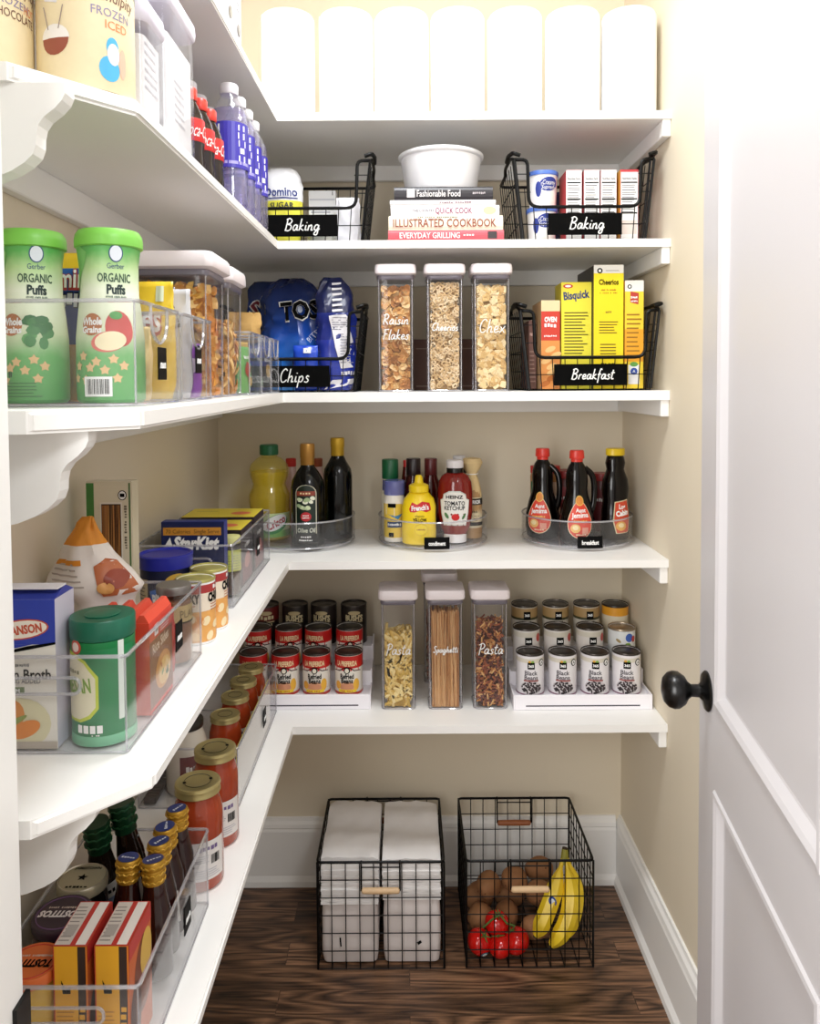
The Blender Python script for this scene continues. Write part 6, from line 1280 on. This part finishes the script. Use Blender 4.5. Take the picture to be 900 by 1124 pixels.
for pc, bs, lab in (((105, 902), (-.487, 1.238), 'green-foil-topped dark bottle half hidden by the curved shelf bracket'), ((132, 880), (-.438, 1.252), 'green-foil-topped dark bottle beside the blue-topped bottles')):
    zc = .868 if pc[0] < 120 else .884; cx_, cy_ = ON(pc[0], pc[1], zc); sauce_bottle(lab, (cx_, cy_, zc), (bs[0], bs[1], ZC + .010), 1)
# mason jars
def sauce_jar(label, x, y, z, r, h, rz, big=True, grp='red sauce jars'):
    o = T('sauce_jar', label, 'jar', (x, y, z), rz, grp)
    b = B(); SR = M('#9a3a1c', .1, 0, .3, 30)
    if big: pr_ = [(r * .9, 0), (r, .006), (r, h * .66), (r * .98, h * .73), (r * .90, h * .81), (r * .83, h * .86), (r * .82, h * .92)]
    else: pr_ = [(r * .88, 0), (r, .005), (r, h * .66), (r * .97, h * .74), (r * .86, h * .83), (r * .82, h * .9)]
    b.lathe(pr_, SR, 36); mp = cyl(rprof(pr_), 0, -52)
    b.rect(-.030, h * .12, .032, h * .50, mp, M('#ddd8d4', .5), .0006, 10); b.text('Sauce', .0, h * .43, .012, mp, M('#6d5a86'), w=.036, shear=.3, off=.001); b.lines(-.024, h * .30, .0, h * .38, 4, mp, M('#8d8d98'), off=.001)
    for k in range(8): b.rect(.004 + k * .0022, h * .27, .0052 + k * .0022 + R.choice([0, .0006]), h * .36, mp, INK, .001, 1)
    b.lines(-.024, h * .15, .024, h * .24, 4, mp, M('#9d9da8'), off=.001); b.done('jar', o)
    b = B(); rr = r * .90; G_ = M('#b7a974', .34, .65); b.lathe([(rr * .97, h * .90), (rr * 1.02, h * .905), (rr * 1.02, h * .915), (rr, h * .925), (rr * 1.0, h * .965), (rr * 1.03, h * .97), (rr * 1.0, h * .995), (rr * .94, h), (rr * .9, h - .0012), (.0005, h - .0008)], G_, 40)
    t_ = topm(h - .0008)
    if big:
        for a in (200, 20): b.poly([(rr * .66 * cos(radians(a + k * 18 - 9)) * (1 if j == 0 else .78), rr * .66 * sin(radians(a + k * 18 - 9)) * (1 if j == 0 else .78)) for j, ks in ((0, (0, 1)), (1, (1, 0))) for k in ks], t_, INK, .0006, 0)
        b.tube([(rr * .6 * cos(radians(a)), rr * .6 * sin(radians(a)), h - .0004) for a in range(215, 375, 12)], .0006, M('#3d3826'), 5)
        b.tube([(rr * .6 * cos(radians(a)), rr * .6 * sin(radians(a)), h - .0004) for a in range(35, 195, 12)], .0006, M('#3d3826'), 5)
    else: b.tube([(rr * .5 * cos(radians(a)), rr * .5 * sin(radians(a)), h - .0004) for a in range(0, 360, 12)], .0006, M('#4a432c'), 5, True)
    b.done('lid', o); return o
for lab, px, py, x0, y0 in (('large jar of red sauce with gold lid, nearer the leaning bottles', 212, 855, -.371, 1.352), ('large gold-lidded red sauce jar between the nearer large jar and far bin', 226, 823, -.371, 1.478)):
    sauce_jar(lab, x0, y0, Z5, .043, .178, 0)
for i, (px, py) in enumerate(((247, 783), (258, 762), (267, 745.5), (275.5, 731))):
    zt = .828; jx, jy = ON(px, py, zt)
    sauce_jar('red sauce jar in the far bin, %s' % ['closest to the large jars', 'second from the large jars', 'third from the large jars', 'closest to the bean cans'][i], min(jx, -.386), jy, ZC, .0355, zt - ZC, 0, False, 'sauce jars in the far bin')
o = T('reflection_panel', 'added panel along the far sauce bin, white side imitating the shelf reflection, yellow inside', 'carton', (-.3565, 1.79, ZC)); b = B(); b.box(-.002, -.19, 0, .0, .19, .112, M('#dccb62', .5)); b.box(.0, -.19, 0, .002, .19, .112, M('#eeebe4', .5)); b.done('panel', o)  # white outer side stands in for the shelf's reflection in the acrylic
o = T('cream_jar', 'white jar with dark lid in the far bin, behind the large red sauce jars', 'jar', (-.478, 1.66, ZC), 20); b = B(); r = .043
b.lathe([(r * .92, 0), (r, .005), (r, .10), (r * .8, .128), (r * .75, .14)], M('#ddd6c8', .3), 32); mp = cyl(r, 0, -60); b.rect(-.04, .02, .05, .085, mp, M('#6d2a2c'), .0005, 14); b.text('Alfredo', 0, .058, .016, mp, CHALK, w=.055, shear=.2, off=.001); b.done('jar', o)
b = B(); lidded(b, r * .84, .134, .016, M('#3a3733', .35, .6)); b.done('lid', o)
o = T('ribbed_mat', 'dark brown ribbed mat lying flat in the far sauce bin, by the wall', 'mat', (-.538, 1.66, ZC), 0)
b = B(); b.box(-.012, -.07, 0, .014, .10, .012, M('#3a2f28', .5), .002, 1)
for k in range(16): b.box(-.011, -.068 + k * .0105, .012, .013, -.063 + k * .0105, .0135, M('#4b3d33', .5))
b.done('mat', o)

# ================================================================== floor: wire baskets, napkins, produce
def crate(label, x0, x1, y0, y1, h, sb=-1):
    o = T('wire_crate', label, 'basket', ((x0 + x1) / 2, y0, .0006), 0, 'black wire crates on the floor'); W_ = x1 - x0; D = y1 - y0
    b = B(); b.tube(fillet([(-W_ / 2, 0, h), (W_ / 2, 0, h), (W_ / 2, D, h), (-W_ / 2, D, h)], .012, 3, True), .0034, WIRE, 8, True)
    for sx in (-1, 1):
        for yy in (0, D): b.tube([(sx * W_ / 2, yy, .003), (sx * W_ / 2, yy, h)], .0030, WIRE, 6)
    b.done('rim', o)
    g = B(); r = .0015; nx = 9; nz = 6
    for k in range(1, nx):
        x = -W_ / 2 + W_ * k / nx
        for yy in (0, D): g.tube([(x, yy, 0.002), (x, yy, h)], r, WIRE, 5)
        g.tube([(x, 0, .002), (x, D, .002)], r, WIRE, 5)
    for k in range(1, 9):
        y = D * k / 9
        for sx in (-1, 1): g.tube([(sx * W_ / 2, y, .002), (sx * W_ / 2, y, h)], r, WIRE, 5)
        g.tube([(-W_ / 2, y, .002), (W_ / 2, y, .002)], r, WIRE, 5)
    for k in range(nz):
        z = .003 + (h - .003) * k / nz
        for yy in (0, D): g.tube([(-W_ / 2, yy, z), (W_ / 2, yy, z)], r, WIRE, 5)
        for sx in (-1, 1): g.tube([(sx * W_ / 2, 0, z), (sx * W_ / 2, D, z)], r, WIRE, 5)
    g.done('wire_grid', o)
    for yy, s in ((0, -1), (D, sb)):
        hd = B(); y2 = yy + s * .006; hw = .051
        hd.tube([(-hw, yy, h + .004), (-hw, y2, h), (-hw, y2 + .002 * s, h - .072)], .0026, WIRE, 6); hd.tube([(hw, yy, h + .004), (hw, y2, h), (hw, y2 + .002 * s, h - .072)], .0026, WIRE, 6); hd.tube([(-hw, y2, h - .010), (hw, y2, h - .010)], .0018, WIRE, 6)
        e = hd.done('handle', o)
        q = B(); n_ = 10; mt = Matrix.Translation((0, y2 + .002 * s, h - .072)) @ Matrix.Rotation(pi / 2, 4, 'Y'); q.lathe([(.005, -.050), (.0078, -.047), (.0085, 0), (.0078, .047), (.005, .050)], M('#d8b68c' if yy == 0 else '#9a5a34', .5, 0, .1, 30), 16, mt=mt); q.done('wooden_grip', e)
    return o
crate('black wire crate on the floor full of white paper napkins', -.243, .092, 2.022, 2.335, .292, 1); crate('black wire crate on the floor holding bananas, tomatoes and potatoes', .151, .487, 2.024, 2.335, .292)
NAP = M('#f1eeec', .85, 0, .02, 50, .2); NAPC = M('#efe9df', .85, 0, .02, 50, .2)
def napkins(label, xa, xb, z0, z1, wrap, seed, name):
    r = random.Random(seed); w_ = xb - xa; y0, y1 = 2.032, 2.325; D = y1 - y0
    o = T(name, label, 'napkins', ((xa + xb) / 2, (y0 + y1) / 2, z0), 0, 'white paper napkins in the crate')
    b = B(); n = 22 if not wrap else 5; H_ = z1 - z0
    if wrap:
        rings = []
        for i in range(9):
            f = i / 8; k = 1 - .05 * (abs(f - .5) * 2) ** 4
            rings.append([(px * k + .0016 * noise.noise((px * 60, py * 60, f * 9 + seed)), py * k * 1.0 + .0016 * noise.noise((px * 50 + 3, py * 50, f * 9)), H_ * f) for px, py in rrect(w_ - .006, D - .012, .016, 5)])
        b.loft(rings, M('#dcd3cf', .45, 0, .04, 20, .35)); b.done('napkin_pack', o)
        q = B(); f = front(-D / 2 + .004); q.poly([(.012, .060), (.022, .066), (.026, .060), (.017, .053)] if seed % 2 else [(-.026, .05), (-.022, .05), (-.024, .075), (-.028, .074)], f, INK, .0025, 0); q.done('printed_mark', o)
    else:
        for i in range(n):
            za = H_ * i / n; zc = H_ * (i + .92) / n; dx = r.uniform(-.0018, .0018); dy = r.uniform(-.003, .002); m = NAP
            nx_, ny_ = 10, 14
            V = []; amp = .0016 + (.007 if i >= n - 2 else .0)
            for top_ in (0, 1):
                for jy in range(ny_ + 1):
                    for jx in range(nx_ + 1):
                        u = jx / nx_ - .5; v = jy / ny_ - .5; edge = max(0, abs(u) * 2 - .8) * 5
                        z_ = (zc if top_ else za) + .0012 * noise.noise((u * 5 + i, v * 6, seed)) + (.006 * sin(v * 13 + seed) * (i / n) ** 3) - .004 * edge * (i / n) ** 2 + (.010 * noise.noise((u * 7, v * 9, seed + 9)) * (i / n) ** 8)
                        V.append((u * (w_ - .004) + dx, v * (D - .010) + dy, z_))
            S_ = (nx_ + 1) * (ny_ + 1); FS = []
            for jy in range(ny_):
                for jx in range(nx_): a = jy * (nx_ + 1) + jx; FS.append((S_ + a, S_ + a + 1, S_ + a + nx_ + 2, S_ + a + nx_ + 1)); FS.append((a, a + nx_ + 1, a + nx_ + 2, a + 1))
            for jx in range(nx_): FS.append((jx, jx + 1, S_ + jx + 1, S_ + jx)); a = ny_ * (nx_ + 1) + jx; FS.append((a + 1, a, S_ + a, S_ + a + 1))
            for jy in range(ny_): a = jy * (nx_ + 1); FS.append((a + nx_ + 1, a, S_ + a, S_ + a + nx_ + 1)); c = a + nx_; FS.append((c, c + nx_ + 1, S_ + c + nx_ + 1, S_ + c))
            b.add(V, FS, m, True)
        b.done('napkin_stack', o)
napkins('wrapped lower pack of white napkins, left half of the crate', -.238, -.080, .0055, .168, True, 2, 'napkin_pack'); napkins('wrapped lower pack of white napkins, right half of the crate', -.073, .087, .0055, .178, True, 3, 'napkin_pack')
napkins('loose upper stack of white napkins, left half of the crate', -.237, -.080, .1695, .300, False, 4, 'napkin_stack'); napkins('loose upper stack of white napkins, right half of the crate', -.073, .085, .1795, .298, False, 5, 'napkin_stack')
# potatoes
def potato(label, x, y, z, a, b_, c, rz, seed, tilt=0):
    o = T('potato', label, 'potato', (x, y, z), rz, 'russet potatoes'); o.rotation_euler[1] = radians(tilt)
    bm_ = bmesh.new(); bmesh.ops.create_icosphere(bm_, subdivisions=4, radius=1)
    for v in bm_.verts:
        k = 1 + .10 * noise.noise(v.co * 1.1 + Vector((seed * 3.1, 0, 0))) + .018 * noise.noise(v.co * 5 + Vector((seed, 0, 0)))
        v.co = Vector((v.co.x * a * k, v.co.y * b_ * k, v.co.z * c * k))
    e = B().bm(bm_, M('#9a6b45', .75, 0, .22, 60, .4), True); r = random.Random(seed)
    for k in range(7):
        t, ph = r.uniform(0, 2 * pi), r.uniform(-.9, .9); n = Vector((cos(t) * cos(ph), sin(t) * cos(ph), sin(ph))); kk = 1 + .10 * noise.noise(n * 1.1 + Vector((seed * 3.1, 0, 0)))
        c0 = Vector((n.x * a * kk, n.y * b_ * kk, n.z * c * kk)); bx_ = bmesh.new(); bmesh.ops.create_icosphere(bx_, subdivisions=1, radius=.0028)
        for v in bx_.verts: v.co = v.co + c0 * .992
        e.bm(bx_, M('#6d4529', .8), True)
    e.done('skin', o)
for a in ((.202, 2.168, .038, .039, .036, .036, 60, 1, 0, 'potato at the left front behind the tomatoes'), (.276, 2.178, .036, .050, .033, .034, 75, 2, 0, 'long potato lying front to back beside the left one'), (.352, 2.130, .034, .044, .029, .031, 8, 3, 0, 'pale potato in front, under the bananas'),
          (.205, 2.250, .042, .044, .038, .040, 20, 4, 0, 'potato at the back left corner of the crate'), (.296, 2.268, .040, .045, .036, .038, 0, 5, 0, 'round potato in the middle at the back'), (.392, 2.266, .039, .048, .035, .037, -15, 6, 0, 'potato at the back behind the banana stems'),
          (.228, 2.205, .107, .044, .034, .035, 62, 7, 10, 'potato resting on top of the left pile'), (.305, 2.222, .109, .038, .034, .035, -10, 8, 0, 'potato resting on top in the middle at the back'), (.374, 2.196, .090, .040, .032, .034, 12, 9, 0, 'potato under the wooden grip, on the pile'), (.384, 2.268, .111, .042, .033, .034, 5, 10, 0, 'potato on top at the back, beside the banana stems')):
    potato(a[9], a[0], a[1], a[2] + .003, *a[3:9])
# tomatoes on the vine
o = T('vine_tomatoes', 'four red tomatoes joined on a green vine at the front left of the crate', 'tomatoes', (.235, 2.072, .0046))
TM = M('#c4150f', .12, 0, .08, 12); STM = M('#4d6a2c', .6)
for k, (x, y, z, r) in enumerate(((-.045, .000, .034, .034), (.006, .030, .064, .034), (.010, -.010, .028, .032), (.055, .000, .036, .036))):
    bm_ = bmesh.new(); bmesh.ops.create_uvsphere(bm_, u_segments=28, v_segments=18, radius=1)
    for v in bm_.verts:
        t = atan2(v.co.y, v.co.x); rr = sqrt(v.co.x ** 2 + v.co.y ** 2); lob = 1 + .025 * cos(5 * t) * (v.co.z * .5 + .5)
        dip = -.16 * math.exp(-(rr / .28) ** 2) if v.co.z > 0 else 0
        v.co = Vector((v.co.x * r * lob, v.co.y * r * lob, (v.co.z * .88 + dip) * r))
    tilt = Matrix.Translation((x, y, z)) @ Matrix.Rotation((.35, .2, -.3, -.2)[k], 4, 'X') @ Matrix.Rotation((.5, .1, -.15, -.5)[k], 4, 'Y')
    tom = B().bm(bm_, TM, True).done('tomato', o, tilt)
    cb = B()
    for q in range(5):
        a = 2 * pi * q / 5 + k; cb.tube([(0, 0, r * .76), (.009 * cos(a), .009 * sin(a), r * .80), (.019 * cos(a), .019 * sin(a), r * .86)], .002, STM, 5, rs=[.0026, .0022, .0006], flat=.5)
    cb.tube([(0, 0, r * .74), (0, 0, r * 1.02)], .0016, STM, 6); cb.done('calyx', tom, tilt)
    if k == 0:
        sb = B(); sb.oval(.013, 0, .011, .009, lambda u, v, e: Vector((u, -sqrt(max(1e-8, (r + .0008) ** 2 - u * u - (v / .88) ** 2)), v)), M('#2f6f86'), 0, 20); sb.oval(.013, 0, .007, .006, lambda u, v, e: Vector((u, -sqrt(max(1e-8, (r + .0012) ** 2 - u * u - (v / .88) ** 2)), v)), M('#dfe6e4'), 0, 20); sb.done('sticker', tom, tilt)
b = B(); b.tube([(-.035, .004, .070), (-.01, .010, .088), (.012, .012, .100), (.03, .006, .080), (.052, .004, .074)], .0026, STM, 7); b.tube([(.010, .012, .100), (.006, .022, .108)], .002, STM, 6); b.done('vine', o)
# bananas
o = T('banana_bunch', 'bunch of three yellow bananas leaning in the right side of the crate', 'bananas', (.408, 2.105, .0046))
BN = M('#ecc92b', .4, 0, .08, 18)
crown = Vector((.028, .040, .225))
for k, (mid, end, bend, seed) in enumerate((((-.022, -.018, .128), (-.066, -.036, .052), .0, 1), ((.034, -.030, .118), (-.026, -.046, .032), .0, 2), ((.057, .006, .120), (.006, -.018, .028), .0, 3))):
    p0, p2 = crown + Vector((.006 * (k - 1), -.002, -.006)), Vector(end); p1 = Vector(mid) * 1.0 + (Vector(mid) - (p0 + p2) / 2) * .7
    pts = []; rs = []
    for i in range(22):
        t = i / 21; p = p0 * (1 - t) ** 2 + p1 * 2 * t * (1 - t) + p2 * t * t; pts.append(p)
        rs.append(.0060 + .0175 * min(1, max(0, (t - .10) / .22)) ** .8 if t < .8 else .0235 - .0145 * ((t - .8) / .2) ** 1.6)
    b = B(); b.tube(pts, .02, BN, 7, rs=rs); bo = b.done('banana', o); bo.data.polygons.foreach_set('use_smooth', [True] * len(bo.data.polygons))
    t_ = B(); dirn = (pts[-1] - pts[-2]).normalized(); t_.tube([pts[-1] - dirn * .001, pts[-1] + dirn * .006], .0055, M('#3a2c18', .7), 7); t_.done('tip', bo)
    if k == 0:
        s_ = B(); c = pts[9]; s_.oval(0, 0, .010, .0135, flat(c + Vector((-.004, -.0215, .003)), (.86, .1, .5), (-.5, .1, .86)), M('#2a4a9c'), .002); s_.oval(0, 0, .006, .008, flat(c + Vector((-.004, -.0215, .003)), (.86, .1, .5), (-.5, .1, .86)), M('#dfe6ee'), .0025); s_.done('sticker', bo)
b = B(); b.tube([crown + Vector((-.004, -.006, -.020)), crown, crown + Vector((.002, .006, .016))], .011, M('#8f8a2c', .6), 8, rs=[.010, .011, .009]); b.tube([crown + Vector((.002, .006, .016)), crown + Vector((.003, .007, .020))], .0085, M('#3a2a14', .8), 8); b.done('crown_stem', o)
